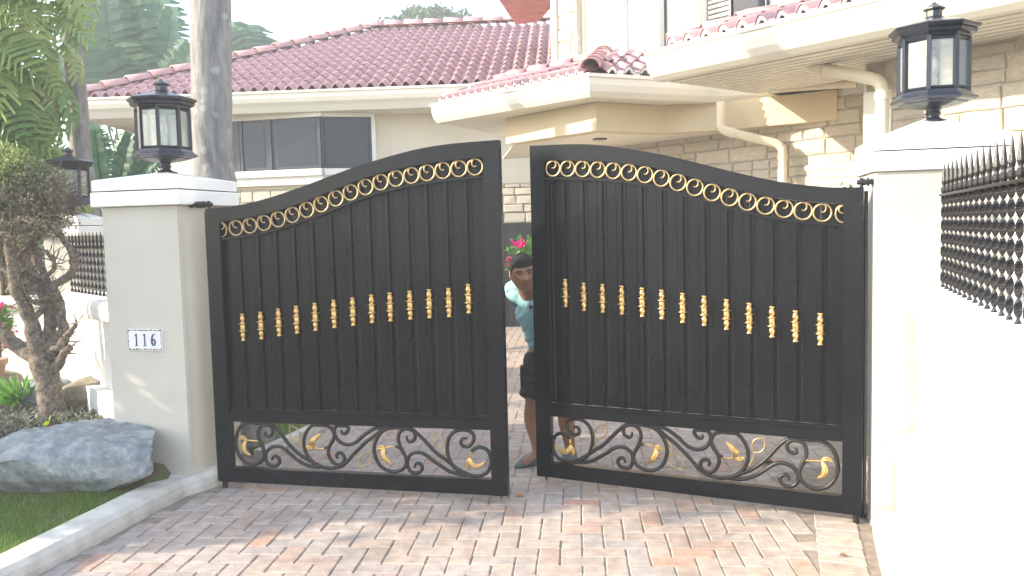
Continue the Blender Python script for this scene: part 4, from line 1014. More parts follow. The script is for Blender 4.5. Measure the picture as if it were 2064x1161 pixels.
M_bark = mat('gnarled_bark', (.27,.225,.175), .9, nscale=32, col2=(.07,.055,.045), bump=1.0, bscale=70, detail=9)
M_palmbark = None
def trunk_mat(name, c1, c2, lichen, sc_=5, lamt=.35):
    m, nt, b = new_mat(name); N = nt.nodes; L = nt.links; tc = N.new('ShaderNodeTexCoord')
    mp = N.new('ShaderNodeMapping'); mp.inputs['Scale'].default_value = (1,1,.25); L.new(tc.outputs['Object'], mp.inputs[0])
    nz = N.new('ShaderNodeTexNoise'); nz.inputs['Scale'].default_value = 22; nz.inputs['Detail'].default_value = 8; L.new(mp.outputs[0], nz.inputs['Vector'])
    rp = N.new('ShaderNodeValToRGB'); e = rp.color_ramp.elements; e[0].position = .35; e[0].color = (*c1,1); e[1].position = .65; e[1].color = (*c2,1); L.new(nz.outputs[0], rp.inputs[0])
    vo = N.new('ShaderNodeTexVoronoi'); vo.inputs['Scale'].default_value = 9
    nd = N.new('ShaderNodeTexNoise'); nd.inputs['Scale'].default_value = 12; L.new(tc.outputs['Object'], nd.inputs['Vector'])
    va = N.new('ShaderNodeVectorMath'); va.operation = 'MULTIPLY_ADD'; va.inputs[1].default_value = (.06,.06,.06); L.new(nd.outputs['Color'], va.inputs[0]); L.new(tc.outputs['Object'], va.inputs[2]); L.new(va.outputs[0], vo.inputs['Vector'])
    mr = N.new('ShaderNodeMapRange'); mr.inputs[1].default_value = .30; mr.inputs[2].default_value = .22; L.new(vo.outputs['Distance'], mr.inputs[0])
    nm = N.new('ShaderNodeTexNoise'); nm.inputs['Scale'].default_value = 2.3; L.new(tc.outputs['Object'], nm.inputs['Vector'])
    mr2 = N.new('ShaderNodeMapRange'); mr2.inputs[1].default_value = .45; mr2.inputs[2].default_value = .6; mr2.inputs[4].default_value = lamt; L.new(nm.outputs[0], mr2.inputs[0])
    mu = N.new('ShaderNodeMath'); mu.operation = 'MULTIPLY'; L.new(mr.outputs[0], mu.inputs[0]); L.new(mr2.outputs[0], mu.inputs[1])
    mx = N.new('ShaderNodeMixRGB'); mx.inputs[2].default_value = (*lichen,1); L.new(mu.outputs[0], mx.inputs[0]); L.new(rp.outputs[0], mx.inputs[1]); L.new(mx.outputs[0], b.inputs['Base Color'])
    b.inputs['Roughness'].default_value = .9
    bp = N.new('ShaderNodeBump'); bp.inputs['Strength'].default_value = .6; bp.inputs['Distance'].default_value = .02; L.new(nz.outputs[0], bp.inputs['Height']); L.new(bp.outputs[0], b.inputs['Normal'])
    return m
M_palmbark = trunk_mat('grey_palm_bark', (.15,.145,.14), (.27,.26,.25), (.42,.44,.40), lamt=.5)
def palm_trunk(label, pts, rads, name='palm_tree'):
    t = thing(name, label, 'palm tree', tuple(pts[0])); P_ = []; R_ = []
    for i in range(len(pts)-1):
        a, b_ = Vector(pts[i]), Vector(pts[i+1]); n_ = max(2,int((b_-a).length/.05))
        for k in range(n_):
            P_.append(a.lerp(b_,k/n_)); rr_ = rads[i]+(rads[i+1]-rads[i])*k/n_
            R_.append(rr_*(1+.02*noise.noise(P_[-1]*3)+(.018 if len(P_) % 4 == 0 else 0)))
    MB().tube(P_, R_, 26).build('trunk', M_palmbark, t)
    return t
pb = Vector((-2.16,6.52,0)); def_top = at(425, 0, 6.6)
palm_trunk('thick grey palm trunk with lichen spots directly behind the left pillar lantern', [(pb.x,pb.y,-.05),(pb.x+.0,pb.y,.35),(at(428,330,6.55).x,6.55,2.3),(def_top.x,6.6,def_top.z),(def_top.x-.1,6.65,8)], [.27,.20,.152,.150,.14])
q0 = at(166,335,9.2); q1 = at(139,0,9.2)
palm_trunk('thin pale leaning palm trunk between the climbing vine and the fan palms', [(q0.x+.2,9.2,-.05),(q0.x,9.2,q0.z),(q1.x,9.2,q1.z),(q1.x-.35,9.2,8)], [.14,.108,.10,.08])
# --- climbing vine with big split leaves
def split_leaf_mesh(seed):
    r = random.Random(seed); b = MB(); L_ = .36; n_ = 8
    pts = [Vector((0, L_*i/n_, .04*math.sin(PI*i/n_)-.10*(i/n_)**2)) for i in range(n_+1)]
    for sgn in (-1,1):
        for i in range(n_):
            u = (i+.5)/n_; wd = .19*math.sin(PI*(.13+.80*u))**.8*r.uniform(.85,1.1); p = pts[i].lerp(pts[i+1],.5); hw = L_/n_*.50
            tip = p+Vector((sgn*wd, .05+.05*u, -.05-.03*r.random())); mid = p+Vector((sgn*wd*.66,.02+.015*u,.012))
            b.add([p-Vector((0,hw,0)), p+Vector((0,hw,0)), mid+Vector((0,hw*1.0,0)), mid-Vector((0,hw*1.0,0)), tip+Vector((0,hw*.55,0)), tip-Vector((0,hw*.6,0))], [(0,1,2,3),(3,2,4,5)], True)
    b.tube([Vector((0,-.16,-.02))]+pts, .004, 4)
    return b.mesh('leaf', M_leaf_vine, fixn=False)
LM = [split_leaf_mesh(i) for i in range(6)]
def climber(label, cx, cy, z0, z1, rad, nleaf, seed):
    t = thing('climbing_vine', label, 'climbing plant', (cx,cy,0)); r = random.Random(seed)
    MB().tube([(cx,cy,-.05),(cx+.05,cy,1.5),(cx-.05,cy,3.5),(cx,cy,z1+.5)], [.16,.14,.12,.10], 12).build('trunk', M_bark, t)
    b = MB()
    for k in range(7):
        a = r.uniform(0,6.28); x = cx+.16*math.cos(a); y = cy+.16*math.sin(a)
        b.tube([(x+.06*r.gauss(0,1),y+.05*r.gauss(0,1),z0*.3+i*.5) for i in range(int((z1)/.5))], .014, 5)
    b.build('vine_stem', M_bark, t)
    for k in range(nleaf):
        z = r.uniform(z0,z1); a = r.uniform(-PI*.98, PI*.15) if r.random() < .85 else r.uniform(0,6.28)
        rr_ = rad*(r.uniform(.35,1.0))*(1+.3*math.sin(z*2.1+seed)); P = Vector((rr_*math.cos(a), rr_*math.sin(a)*.8, z))
        out = Vector((math.cos(a),math.sin(a),0)); yv = (out*.6+Vector((r.uniform(-.4,.4),r.uniform(-.3,.3),-r.uniform(.3,1.3)))).normalized()
        zv = (out+Vector((r.uniform(-.3,.3),-.3,.5))); zv = (zv-yv*zv.dot(yv)).normalized(); xv = yv.cross(zv)
        M = Matrix((xv,yv,zv)).transposed().to_4x4(); M.translation = P
        o = bpy.data.objects.new('leaf', LM[r.randrange(6)]); C.objects.link(o); o.parent = t; o.matrix_basis = M @ Matrix.Scale(r.uniform(.75,1.45),4)
    return t
v0 = at(10,300,8.6); climber('climbing plant with large split yellow-green leaves at the upper left', v0.x, 8.6, 1.9, 4.9, .60, 230, 5)
# --- traveller palms: fronds drawn as arcs
def frond(parent, P0, P1, P2, blade, r, n_=34, start=.25, m_=None, droop=.3):
    b = MB(); P0, P1, P2 = Vector(P0), Vector(P1), Vector(P2); pts = []
    for i in range(n_+1):
        t_ = i/n_; pts.append(P0*(1-t_)**2+P1*2*t_*(1-t_)+P2*t_*t_)
    b.tube(pts, [.028*(1-.8*i/n_) for i in range(n_+1)], 6)
    for i in range(int(start*n_), n_+1):
        t_ = (i/n_-start)/(1-start); d = (pts[min(i+1,n_)]-pts[max(i-1,0)]).normalized(); sd = d.cross(Vector((r.uniform(-.12,.12),-1,.15))).normalized(); nn_ = sd.cross(d)
        wl_ = blade*(math.sin(PI*(.10+.78*t_))**.7); hw = (pts[1]-pts[0]).length*.62
        for sg in (-1,1):
            w_ = wl_*r.uniform(.8,1.08); dr = Vector((0,0,-1))*w_*droop*r.uniform(.5,1.3); fw_ = d*(w_*.35)
            a0, a1 = pts[i]-d*hw, pts[i]+d*hw; m0 = pts[i]+sd*sg*w_*.55+fw_*.5+nn_*.03+dr*.25; tp = pts[i]+sd*sg*w_+fw_+dr
            b.add([a0,a1,m0+d*hw*.8,m0-d*hw*.8,tp+d*hw*.25,tp-d*hw*.25], [(0,1,2,3),(3,2,4,5)])
    return b.build('frond', M_leaf_palm, parent, fixn=False)
def fanpalm(label, Y, base, specs, blade, seed, start=.3):
    r = random.Random(seed); B0 = at(base[0],base[1],Y); t = thing('fan_palm', label, 'palm tree', (B0.x,Y,0))
    MB().tube([(B0.x,Y,-.05),(B0.x,Y,B0.z)], [.16,.13], 12).build('trunk', M_palmbark, t)
    for (mx_,my_,tx,ty) in specs:
        dy = r.uniform(-.6,.6); frond(t, B0, at(mx_,my_,Y+dy*.5), at(tx,ty,Y+dy), blade*r.uniform(.85,1.15), r, start=start)
    return t
fanpalm('dark fan palm with torn arching fronds rising behind the left end of the tiled roof', 18.6, (240,330), [(185,150,150,-30),(225,150,205,-60),(268,140,262,-20),(290,150,330,-40),(330,190,345,20),(340,210,385,95),(165,200,120,110),(300,210,300,90),(235,190,190,90)], .66, 3, .3)
fanpalm('smaller banana-like palm growing below the eave behind the far left lantern', 10.6, (222,470), [(200,360,190,262),(250,360,330,300),(275,340,320,420),(180,330,160,250),(240,350,262,272),(290,370,370,390),(190,350,140,300)], .22, 8, .35)
fanpalm('tall fan palm crown showing over the left end of the tiled roof', 26, (478,175), [(470,120,455,70),(490,90,500,52),(500,110,535,75),(480,110,475,60),(505,130,530,110),(470,130,450,100)], .9, 12, .2)
rt_ = at(865,70,42); t = thing('round_tree', 'rounded green tree top showing above the ridge of the tiled roof', 'tree', (rt_.x,42,0)); r = random.Random(2)
MB().tube([(rt_.x,42,-.05),(rt_.x,42,rt_.z-.5)], [.5,.3], 10).build('trunk', M_bark, t)
b = MB(); cloud(b, (rt_.x,42,rt_.z-.35), (2.6,2.2,1.5), 9000, .26, r, .55, .35); b.build('crown', M_leaf_far, t, fixn=False)
# distant treeline seen left of the wing
b = MB(); r = random.Random(8)
for k in range(16):
    x = -26+k*1.25+r.uniform(-.4,.4); cloud(b, (x, 24+r.uniform(-2,3), 2.0+r.uniform(-.5,1.2)), (1.7,1.4,2.0+r.random()), 1500, .24, r, .5, .4)
tag(b.build('treeline', M_leaf_far, fixn=False), 'dark band of dense garden greenery far behind the left side', kind='stuff')
# --- gnarled tree with clipped crown
tb = at(116,852,6.3); gt = thing('gnarled_tree', 'gnarled clipped ornamental tree with twisted bare branches at the left edge', 'tree', (tb.x,6.3,.2))
def branch(pxs, rads, yo=0.0, y1=None, seed=0, nm='branch'):
    r = random.Random(seed); L_ = len(pxs); pts = [at(x,y,6.3+yo*(i/(L_-1))) for i,(x,y) in enumerate(pxs)]; sp_ = smooth_path([tuple(p)+(rr_,) for p, rr_ in zip(pts,rads)], 7)
    P_ = []; R_ = []
    for i, q_ in enumerate(sp_):
        p = Vector(q_[:3]); p += Vector((noise.noise(p*9+Vector((seed,0,0))), noise.noise(p*9+Vector((0,seed,0))), noise.noise(p*9+Vector((0,0,seed)))))*.022
        P_.append(p); R_.append(max(.003,q_[3]*(1+.14*noise.noise(p*16)+.12*noise.noise(p*45))))
    MB().tube(P_, R_, 12).build(nm, M_bark, gt)
    return P_
branch([(118,870),(110,835),(98,780),(88,735),(82,700)], [.13,.10,.088,.088,.085], 0, seed=1, nm='trunk')
brs = [branch([(84,712),(62,650),(35,580),(18,500),(8,420)], [.062,.05,.045,.038,.028], -.15, seed=2),
 branch([(84,712),(102,645),(96,580),(74,530),(62,480),(70,420)], [.062,.045,.04,.034,.03,.02], .12, seed=3),
 branch([(86,712),(122,670),(121,615),(108,578),(148,545),(140,505),(112,470),(80,430)], [.058,.04,.034,.030,.028,.024,.02,.015], -.05, seed=4),
 branch([(90,715),(128,690),(152,655)], [.06,.035,.012], -.12, seed=5),
 branch([(80,722),(30,695),(-15,655),(-30,600),(-10,520),(5,450)], [.065,.05,.045,.038,.03,.02], .1, seed=6),
 branch([(96,770),(60,712),(10,680),(-30,640)], [.05,.045,.04,.03], .2, seed=7),
 branch([(108,590),(60,560),(40,520),(90,470),(120,430)], [.03,.026,.022,.018,.012], .15, seed=8),
 branch([(20,590),(50,545),(80,560),(110,540),(95,500)], [.028,.022,.018,.016,.01], -.1, seed=9),
 branch([(104,748),(142,700),], [.045,.026], -.1, seed=10),
 branch([(30,560),(-10,520),(-30,470),(-20,420)], [.03,.026,.02,.015], .1, seed=11),
 branch([(62,650),(85,625),(75,590),(50,575)], [.03,.02,.016,.01], -.1, seed=12),
 branch([(118,640),(112,610),(98,600),(70,612),(55,600)], [.02,.018,.014,.012,.008], -.12, seed=13)]
r = random.Random(31); tw = MB()
for P_ in brs:
    for _ in range(26):
        i = r.randrange(len(P_)//3, len(P_)); p = P_[i].copy(); d = (rvec(r)+Vector((0,0,.35))).normalized(); pts = [p.copy()]
        for k in range(4): p = p+d*r.uniform(.02,.05); d = (d+rvec(r)*.6).normalized(); pts.append(p.copy())
        tw.tube(pts, [.0055,.0045,.0035,.0025,.0015], 4, False)
cc = at(48,385,6.3)
for _ in range(900):
    d = rvec(r); base = cc+Vector((d.x*.40,d.y*.3,d.z*.22))*r.uniform(.5,1.0)+Vector((.05,0,-.03)); pts = [base]; dd = (d+rvec(r)*.7).normalized(); p = base.copy()
    for k in range(3): p = p+dd*r.uniform(.02,.045); dd = (dd+rvec(r)*.5).normalized(); pts.append(p.copy())
    tw.tube(pts, [.0035,.003,.002,.0012], 3, False)
tw.build('twig', M_bark, gt, fixn=False)
b = MB(); r = random.Random(41)
cloud(b, at(10,378,6.3), (.36,.32,.28), 15000, .026, r, .35, .3); cloud(b, at(-60,370,6.35), (.3,.3,.27), 6000, .026, r, .4, .3); cloud(b, at(52,356,6.3), (.17,.25,.14), 5000, .024, r, .4, .35)
b.build('green_foliage', M_leaf_bush, gt, fixn=False)
b = MB(); cloud(b, at(64,402,6.25), (.17,.25,.24), 6500, .022, r, .3, .45); cloud(b, at(50,450,6.25), (.32,.25,.13), 5000, .022, r, .3, .5); cloud(b, at(112,385,6.2), (.075,.12,.12), 1500, .022, r, .3, .5)
b.build('brown_foliage', M_leaf_brown, gt, fixn=False)
# --- ground cover
b = MB(); r = random.Random(51)
for _ in range(2000):
    y = r.uniform(5.45,6.95); x = r.uniform(-5.2,-2.66)
    if y > 7.9+(x+4.2)*-1.15-.25 : continue
    if (x+2.86)**2/.36+(y-5.3)**2/.16 < 1: continue
    if x > -2.75 and y < 5.5: continue
    P = Vector((x,y,bedz(x,y))); k = r.randint(5,9)
    for j in range(k):
        a = r.uniform(0,6.28); d = Vector((math.cos(a),math.sin(a),r.uniform(.25,1.3))).normalized(); L_ = r.uniform(.06,.17); s_ = Vector((-math.sin(a),math.cos(a),0))*r.uniform(.004,.010)
        m_ = P+d*L_*.55; tp = P+d*L_+Vector((0,0,-L_*.25)); b.add([P-s_*.6,P+s_*.6,m_+s_,m_-s_,tp], [(0,1,2,3),(3,2,4)])
tag(b.build('ground_cover', M_leaf_cover, fixn=False), 'dull strap-leaved ground cover around the gnarled trunk', kind='stuff')
def small_plant(name, label, cat, P, m_, n_, L_, w_, seed, up=.8, rad=.05):
    r = random.Random(seed); t = thing(name, label, cat, tuple(P)); b = MB()
    for _ in range(n_):
        a = r.uniform(0,6.28); d = Vector((math.cos(a),math.sin(a),r.uniform(up*.3,up*2))).normalized(); q_ = Vector(P)+Vector((math.cos(a)*rad*r.random(),math.sin(a)*rad*r.random(),0))
        tri_leaf(b, q_+d*L_*r.random(), (d+rvec(r)*.5).normalized(), rvec(r), L_*r.uniform(.6,1), w_)
    b.build('leaves', m_, t, fixn=False); MB().tube([tuple(P), (P[0],P[1],P[2]+L_)], .004, 5).build('stem', M_bark, t)
    return t
q_ = at(92,862,5.9); small_plant('young_plant', 'small seedling with one bright lime leaf in front of the gnarled trunk', 'plant', (q_.x,5.9,q_.z-.03), M_lime, 2, .09, .022, 3, 1.5, .005)
q_ = at(90,842,5.85); 
q_ = at(45,805,6.7); small_plant('fern', 'bright green ferny plant beside the grey rock left of the trunk', 'plant', (q_.x,6.7,q_.z-.04), M_fern, 260, .17, .012, 5, .9, .09)
q_ = at(120,885,5.75); small_plant('red_leaf_plant', 'small reddish-leaved plant among the ground cover', 'plant', (q_.x-.2,5.75,q_.z-.02), leaf_mat('reddish_leaf',(.20,.07,.04),(.3,.12,.06),.3), 9, .09, .014, 6, .9, .03)
M_terra = mat('terracotta', (.33,.20,.14), .8, var=.15, nscale=9)
q_ = at(-18,775,7.2); t = thing('flower_pot', 'terracotta pot at the left edge of the picture', 'pot', (q_.x,7.2,q_.z-.02)); MB().lathe([(.09,0),(.12,.18),(.14,.20),(.14,.24),(.12,.24),(.115,.21),(.0,.20)], (q_.x,7.2,q_.z-.02), 20).build('pot', M_terra, t)
def flower_bush(label, cen, rad, seed, nl=900, nf=260, fs=.035):
    cen = Vector(cen); r = random.Random(seed); t = thing('flowering_bush', label, 'flowering shrub', (cen.x,cen.y,0))
    b = MB()
    for _ in range(9): b.tube([(cen.x+r.uniform(-.03,.03),cen.y,-.02),(cen.x+r.uniform(-.1,.1),cen.y,cen.z*.55),tuple(cen+rvec(r)*rad[0]*.6)], [.014,.010,.004], 6)
    b.build('stem', M_bark, t); b = MB(); cloud(b, cen, rad, nl, .045, r, .3, .4); b.build('foliage', M_fern, t, fixn=False)
    b = MB(); cl_ = [cen+Vector((d.x*rad[0],d.y*rad[1],d.z*rad[2]))*.95 for d in (rvec(r) for _ in range(14))]
    for _ in range(nf):
        p = cl_[r.randrange(14)]+rvec(r)*.05*r.random(); tri_leaf(b, p, rvec(r), rvec(r), fs, fs*.42)
    b.build('blossom', M_pink, t, fixn=False); return t
flower_bush('magenta flowering bush glimpsed behind the man between the leaves', at(1072,525,8.6), (.24,.2,.24), 6, nf=420)
flower_bush('low red-pink flowers at the left edge behind the gnarled branches', at(-12,655,7.6), (.15,.15,.22), 9, nf=130)
b0 = at(1749,560,6.1); b = MB(); r = random.Random(77); t = thing('hedge_plant', 'green shrub glimpsed in the slit between the right leaf and its pillar', 'shrub', (b0.x+.15,6.2,0))
cloud(b, (b0.x+.1,6.2,1.1), (.34,.3,.75), 4200, .06, r, .3, .4); b.build('foliage', M_fern, t, fixn=False); MB().tube([(b0.x+.1,6.2,0),(b0.x+.1,6.2,.9)], .02, 6).build('stem', M_bark, t)
# --- unseen tree added left of frame, crown layered to shape shade and pillar dapples
def shade_tree(label, c, rad, n_, seed, leaf=.16):
    r = random.Random(seed); t = thing('unseen_shade_tree', label, 'tree', (c[0],c[1],0))
    MB().tube([(c[0],c[1],-.05),(c[0]+.1,c[1],1.2),(c[0],c[1],c[2])], [.18,.13,.07], 10).build('trunk', M_bark, t)
    b = MB()
    for _ in range(9): b.tube([(c[0],c[1],c[2]-rad[2]*.7), tuple(Vector(c)+rvec(r)*rad[0]*.8)], [.05,.015], 5)
    b.build('limb', M_bark, t)
    b = MB(); cloud(b, c, rad, n_, leaf, r, .15, .4, zmin=.9); cloud(b, (c[0],c[1]+.1,1.62), (rad[0],rad[1],.48), int(n_*.8), leaf, r, .15, .4); cloud(b, (c[0],c[1],2.3), (rad[0],rad[1],.35), int(n_*.07), leaf, r, .15, .4); b.build('crown', M_leaf_far, t, fixn=False); return t
shade_tree('unseen leafy tree added left of the drive to shade the gate and pillar', (-6.2,4.6,3.05), (.95,.78,.60), 3600, 3)
# ================================================================ LITTER AND SMALL THINGS
def litter(label, px, py, c1, s_=.05, rz=.3):
    p = onz(px,py,.004); b = MB(); vs = []
    for i in range(9): u = i/8; w_ = .3*s_*math.sin(PI*u); vs += [(-s_/2+s_*u, -w_, .012*math.sin(PI*u)*s_/.05), (-s_/2+s_*u, 0, .002), (-s_/2+s_*u, w_, .014*math.sin(PI*u*1.0)*s_/.05)]
    b.add(vs, [(3*i,3*i+3,3*i+4,3*i+1) for i in range(8)]+[(3*i+1,3*i+4,3*i+5,3*i+2) for i in range(8)], True)
    o = b.build('fallen_leaf', c1, fixn=False); o.location = (p.x,p.y,.006); o.rotation_euler = (0,.05,rz); tag(o, label, 'leaf')
M_dry = mat('dry_leaf', (.40,.20,.09), .7, var=.3, nscale=40); M_dry2 = mat('brown_dry_leaf', (.22,.13,.09), .7, var=.3, nscale=40)
litter('orange curled leaf on the pavers just right of the left leaf corner', 1047, 1002, M_dry, .06, .2)
litter('brown leaf on the pavers seen through the right leaf scrollwork', 1547, 935, M_dry2, .12, .1)
litter('tiny dark leaf near the soldier course of pavers', 1700, 1122, M_dry2, .05, -.3)
litter('small rust leaf on the sunlit pavers', 1465, 1077, M_dry, .03, .8)
q_ = onz(1746,1046,0); t = thing('gate_stop', 'small red-topped gate stop on the ground at the right hinge', 'gate stop', (q_.x,q_.y+.05,0))
MB().lathe([(.022,0),(.024,.02),(.014,.035)], (q_.x,q_.y+.05,.0), 12).build('stop_base', M_iron, t); MB().lathe([(.018,.035),(.022,.055),(.016,.085),(.004,.095)], (q_.x,q_.y+.05,0), 12).build('red_cap', mat('red_plastic',(.35,.03,.05),.4), t)
# ================================================================ PERSON
M_skin = mat('brown_skin', (.31,.155,.095), .5, var=.12, nscale=30, bump=.05, bscale=200)
M_hair = mat('black_hair', (.018,.014,.012), .85, var=.4, nscale=60, bump=1.0, bscale=160)
M_shirt = mat('aqua_tshirt', (.34,.64,.68), .85, var=.06, nscale=5, bump=.25, bscale=9)
M_sleeve = mat('teal_sleeve', (.06,.34,.50), .85, var=.1, nscale=5, bump=.3, bscale=9)
M_shorts = mat('black_cargo_cloth', (.028,.026,.025), .9, var=.3, nscale=8, bump=.4, bscale=10)
M_shoe = mat('grey_rubber_clog', (.085,.11,.125), .6, var=.15)
M_lip = mat('lip', (.20,.08,.06), .45); M_eye = mat('dark_eye', (.02,.012,.01), .2)
ptag = thing('person', 'man in an aqua T-shirt and black shorts peering out between the gate leaves', 'person', (.2,5.85,0))
pz = at
def blob(parts, extra, name, m_, voxel, smooth=3, wrinkle=0, seed=0):
    """one continuous surface: overlapping tapered tubes fused by a voxel remesh"""
    b = MB()
    for pts, rads, sq in parts:
        q_ = [tuple(p)+(r_,) for p, r_ in zip(pts, rads)]; q_ = smooth_path(q_, 5)
        P_ = [Vector(v[:3]) for v in q_]; R_ = [v[3] for v in q_]
        rings = []; n = 16; vs = []
        for i, p in enumerate(P_):
            d = (P_[min(i+1,len(P_)-1)]-P_[max(i-1,0)]).normalized(); a = Vector((1,.15,0)); a = (a-d*a.dot(d)).normalized() if abs(d.x) < .9 else Vector((0,0,1)); c_ = d.cross(a)
            vs += [p+(a*math.cos(2*PI*k/n)+c_*math.sin(2*PI*k/n)*sq)*R_[i] for k in range(n)]
        L_ = len(P_); e0 = P_[0]-(P_[1]-P_[0]).normalized()*R_[0]*.7; e1 = P_[-1]+(P_[-1]-P_[-2]).normalized()*R_[-1]*.7
        b.add(vs+[e0,e1], [(i*n+k,i*n+(k+1)%n,(i+1)*n+(k+1)%n,(i+1)*n+k) for i in range(L_-1) for k in range(n)]+[((k+1)%n,k,L_*n) for k in range(n)]+[((L_-1)*n+k,(L_-1)*n+(k+1)%n,L_*n+1) for k in range(n)])
    for v_, f_ in extra: b.add(v_, f_)
    me = b.mesh('tmp', m_); tmp = bpy.data.objects.new('tmp', me); C.objects.link(tmp)
    rm = tmp.modifiers.new('remesh','REMESH'); rm.mode = 'VOXEL'; rm.voxel_size = voxel
    sm_ = tmp.modifiers.new('smooth','SMOOTH'); sm_.factor = .5; sm_.iterations = smooth
    dg = bpy.context.evaluated_depsgraph_get(); dg.update(); out = bpy.data.meshes.new_from_object(tmp.evaluated_get(dg)); bpy.data.objects.remove(tmp); out.name = name
    if wrinkle:
        for v in out.vertices:
            p = v.co; w_ = abs(noise.noise(Vector((p.x*6+p.z*10, p.y*6, p.z*13-p.x*12+seed))))-.2
            v.co = p+v.normal*wrinkle*w_
    out.materials.clear(); out.materials.append(m_)
    for p in out.polygons: p.use_smooth = True
    o = bpy.data.objects.new(name, out); C.objects.link(o); o.parent = ptag; o.location = -ptag.location
    return o
J = dict(pel=pz(1104,700,5.92), ch=pz(1080,618,5.76), nk=pz(1064,592,5.70), nk2=pz(1056,572,5.65),
 shR=pz(1038,582,5.78), elR=pz(1075,636,6.03), haR=pz(1092,668,6.06), shL=pz(1112,592,5.74), elL=pz(1128,642,5.72), wrL=pz(1112,657,5.58),
 hR=pz(1086,716,5.90), kR=pz(1074,806,5.80), cR=pz(1073,845,5.84), aR=pz(1084,908,5.86), hL=pz(1122,716,5.93), kL=pz(1136,812,5.88), cL=pz(1142,852,5.92), aL=pz(1150,908,5.93))
def head_mesh():
    b = MB(); nu, nv = 56, 44; vs = []
    def gsn(d2, s_): return math.exp(-d2/(2*s_*s_))
    for j in range(nv+1):
        th = PI*j/nv
        for i in range(nu):
            ph = 2*PI*i/nu; x = math.sin(th)*math.cos(ph); y = math.sin(th)*math.sin(ph); z = math.cos(th)
            w_ = .082*(1-.16*max(0,-z)**1.5); X = x*w_; Y = y*.098*(1-.10*max(0,-z)); Z = z*.122
            if y < 0:
                fr_ = -y; d_ = .026*gsn(X**2+((Z+.012)/1.5)**2, .012)+.011*gsn((X/2.0)**2+(Z+.022)**2, .010)
                d_ -= .015*(gsn((abs(X)-.031)**2+((Z-.016)*1.3)**2, .012)); d_ += .009*gsn((Z-.036)**2+(X/4)**2, .009)
                d_ += .008*gsn((X/2.2)**2+((Z+.052)*1.4)**2, .010)+.010*gsn((X/1.5)**2+(Z+.090)**2, .014)+.008*(gsn((abs(X)-.045)**2+(Z+.015)**2, .014))
                Y -= d_*fr_
            vs.append((X,Y,Z))
    b.add(vs, [(j*nu+i, j*nu+(i+1)%nu, (j+1)*nu+(i+1)%nu, (j+1)*nu+i) for j in range(nv) for i in range(nu)], True)
    for sg in (-1,1):
        e = [Vector((sg*.084, .012+.016*math.cos(2*PI*k/8), .006+.030*math.sin(2*PI*k/8))) for k in range(9)]; b.tube(e, .0075, 6, False)
        b.lathe([(.002,-.02),(.012,-.012),(.014,.008),(.004,.024)], (sg*.080,.012,.006), 8)
    return b
HM = Matrix.Translation(pz(1054,552,5.58)) @ Matrix.Rotation(math.radians(6),4,'Z') @ Matrix.Rotation(math.radians(-7),4,'Y') @ Matrix.Rotation(math.radians(8),4,'X')
hb = head_mesh(); extra = [([HM @ Vector(v) for v in hb.v], hb.f)]
def hand(wrist, d, nrm):
    d = d.normalized(); sd = d.cross(nrm).normalized(); nrm = sd.cross(d); mb = MB()
    mb.tube([wrist-d*.02, wrist+d*.03, wrist+d*.085], [.024,.034,.032], 10, True, .55)
    for o_, L_ in ((-.028,.060),(-.010,.072),(.009,.068),(.026,.052)):
        p = wrist+d*.078+sd*o_; mb.tube([p-d*.01, p+d*L_*.45-nrm*.006, p+d*L_*.75-nrm*.024, p+d*L_*.8-nrm*.044], [.0095,.009,.008,.006], 7)
    p = wrist+d*.03+sd*-.03; mb.tube([p, p-sd*.022+d*.02-nrm*.01, p-sd*.03+d*.045-nrm*.03], [.013,.011,.008], 7)
    return (mb.v, mb.f)
extra += [hand(J['haR'], J['haR']-J['elR'], Vector((0,1,0))), hand(J['wrL'], J['wrL']-J['elL'], Vector((1,.3,0)))]
foot = lambda a, dx: [a, a+Vector((dx*.4,-.05,-.035)), Vector((a.x+dx, a.y-.11, .035))]
mid = lambda a, b_, t_=.5: a.lerp(b_, t_)
blob([([J['pel'], mid(J['pel'],J['ch']), J['ch'], mid(J['ch'],J['nk'])], [.125,.115,.135,.09], .72), ([J['ch'], J['nk'], J['nk2']], [.08,.060,.055], .95),
 ([J['ch'], J['shR'], mid(J['shR'],J['elR']), J['elR'], mid(J['elR'],J['haR']), J['haR']], [.08,.058,.047,.038,.040,.025], 1),
 ([J['ch'], J['shL'], mid(J['shL'],J['elL']), J['elL'], mid(J['elL'],J['wrL']), J['wrL']], [.08,.058,.047,.038,.040,.025], 1),
 ([J['pel'], J['hR'], mid(J['hR'],J['kR']), J['kR'], J['cR'], mid(J['cR'],J['aR'],.6), J['aR']], [.09,.09,.076,.054,.060,.044,.036], 1), (foot(J['aR'],-.10), [.038,.036,.030], .8),
 ([J['pel'], J['hL'], mid(J['hL'],J['kL']), J['kL'], J['cL'], mid(J['cL'],J['aL'],.6), J['aL']], [.09,.09,.076,.054,.060,.044,.036], 1), (foot(J['aL'],-.02), [.038,.036,.030], .8)],
 extra, 'body', M_skin, .0058, 2)
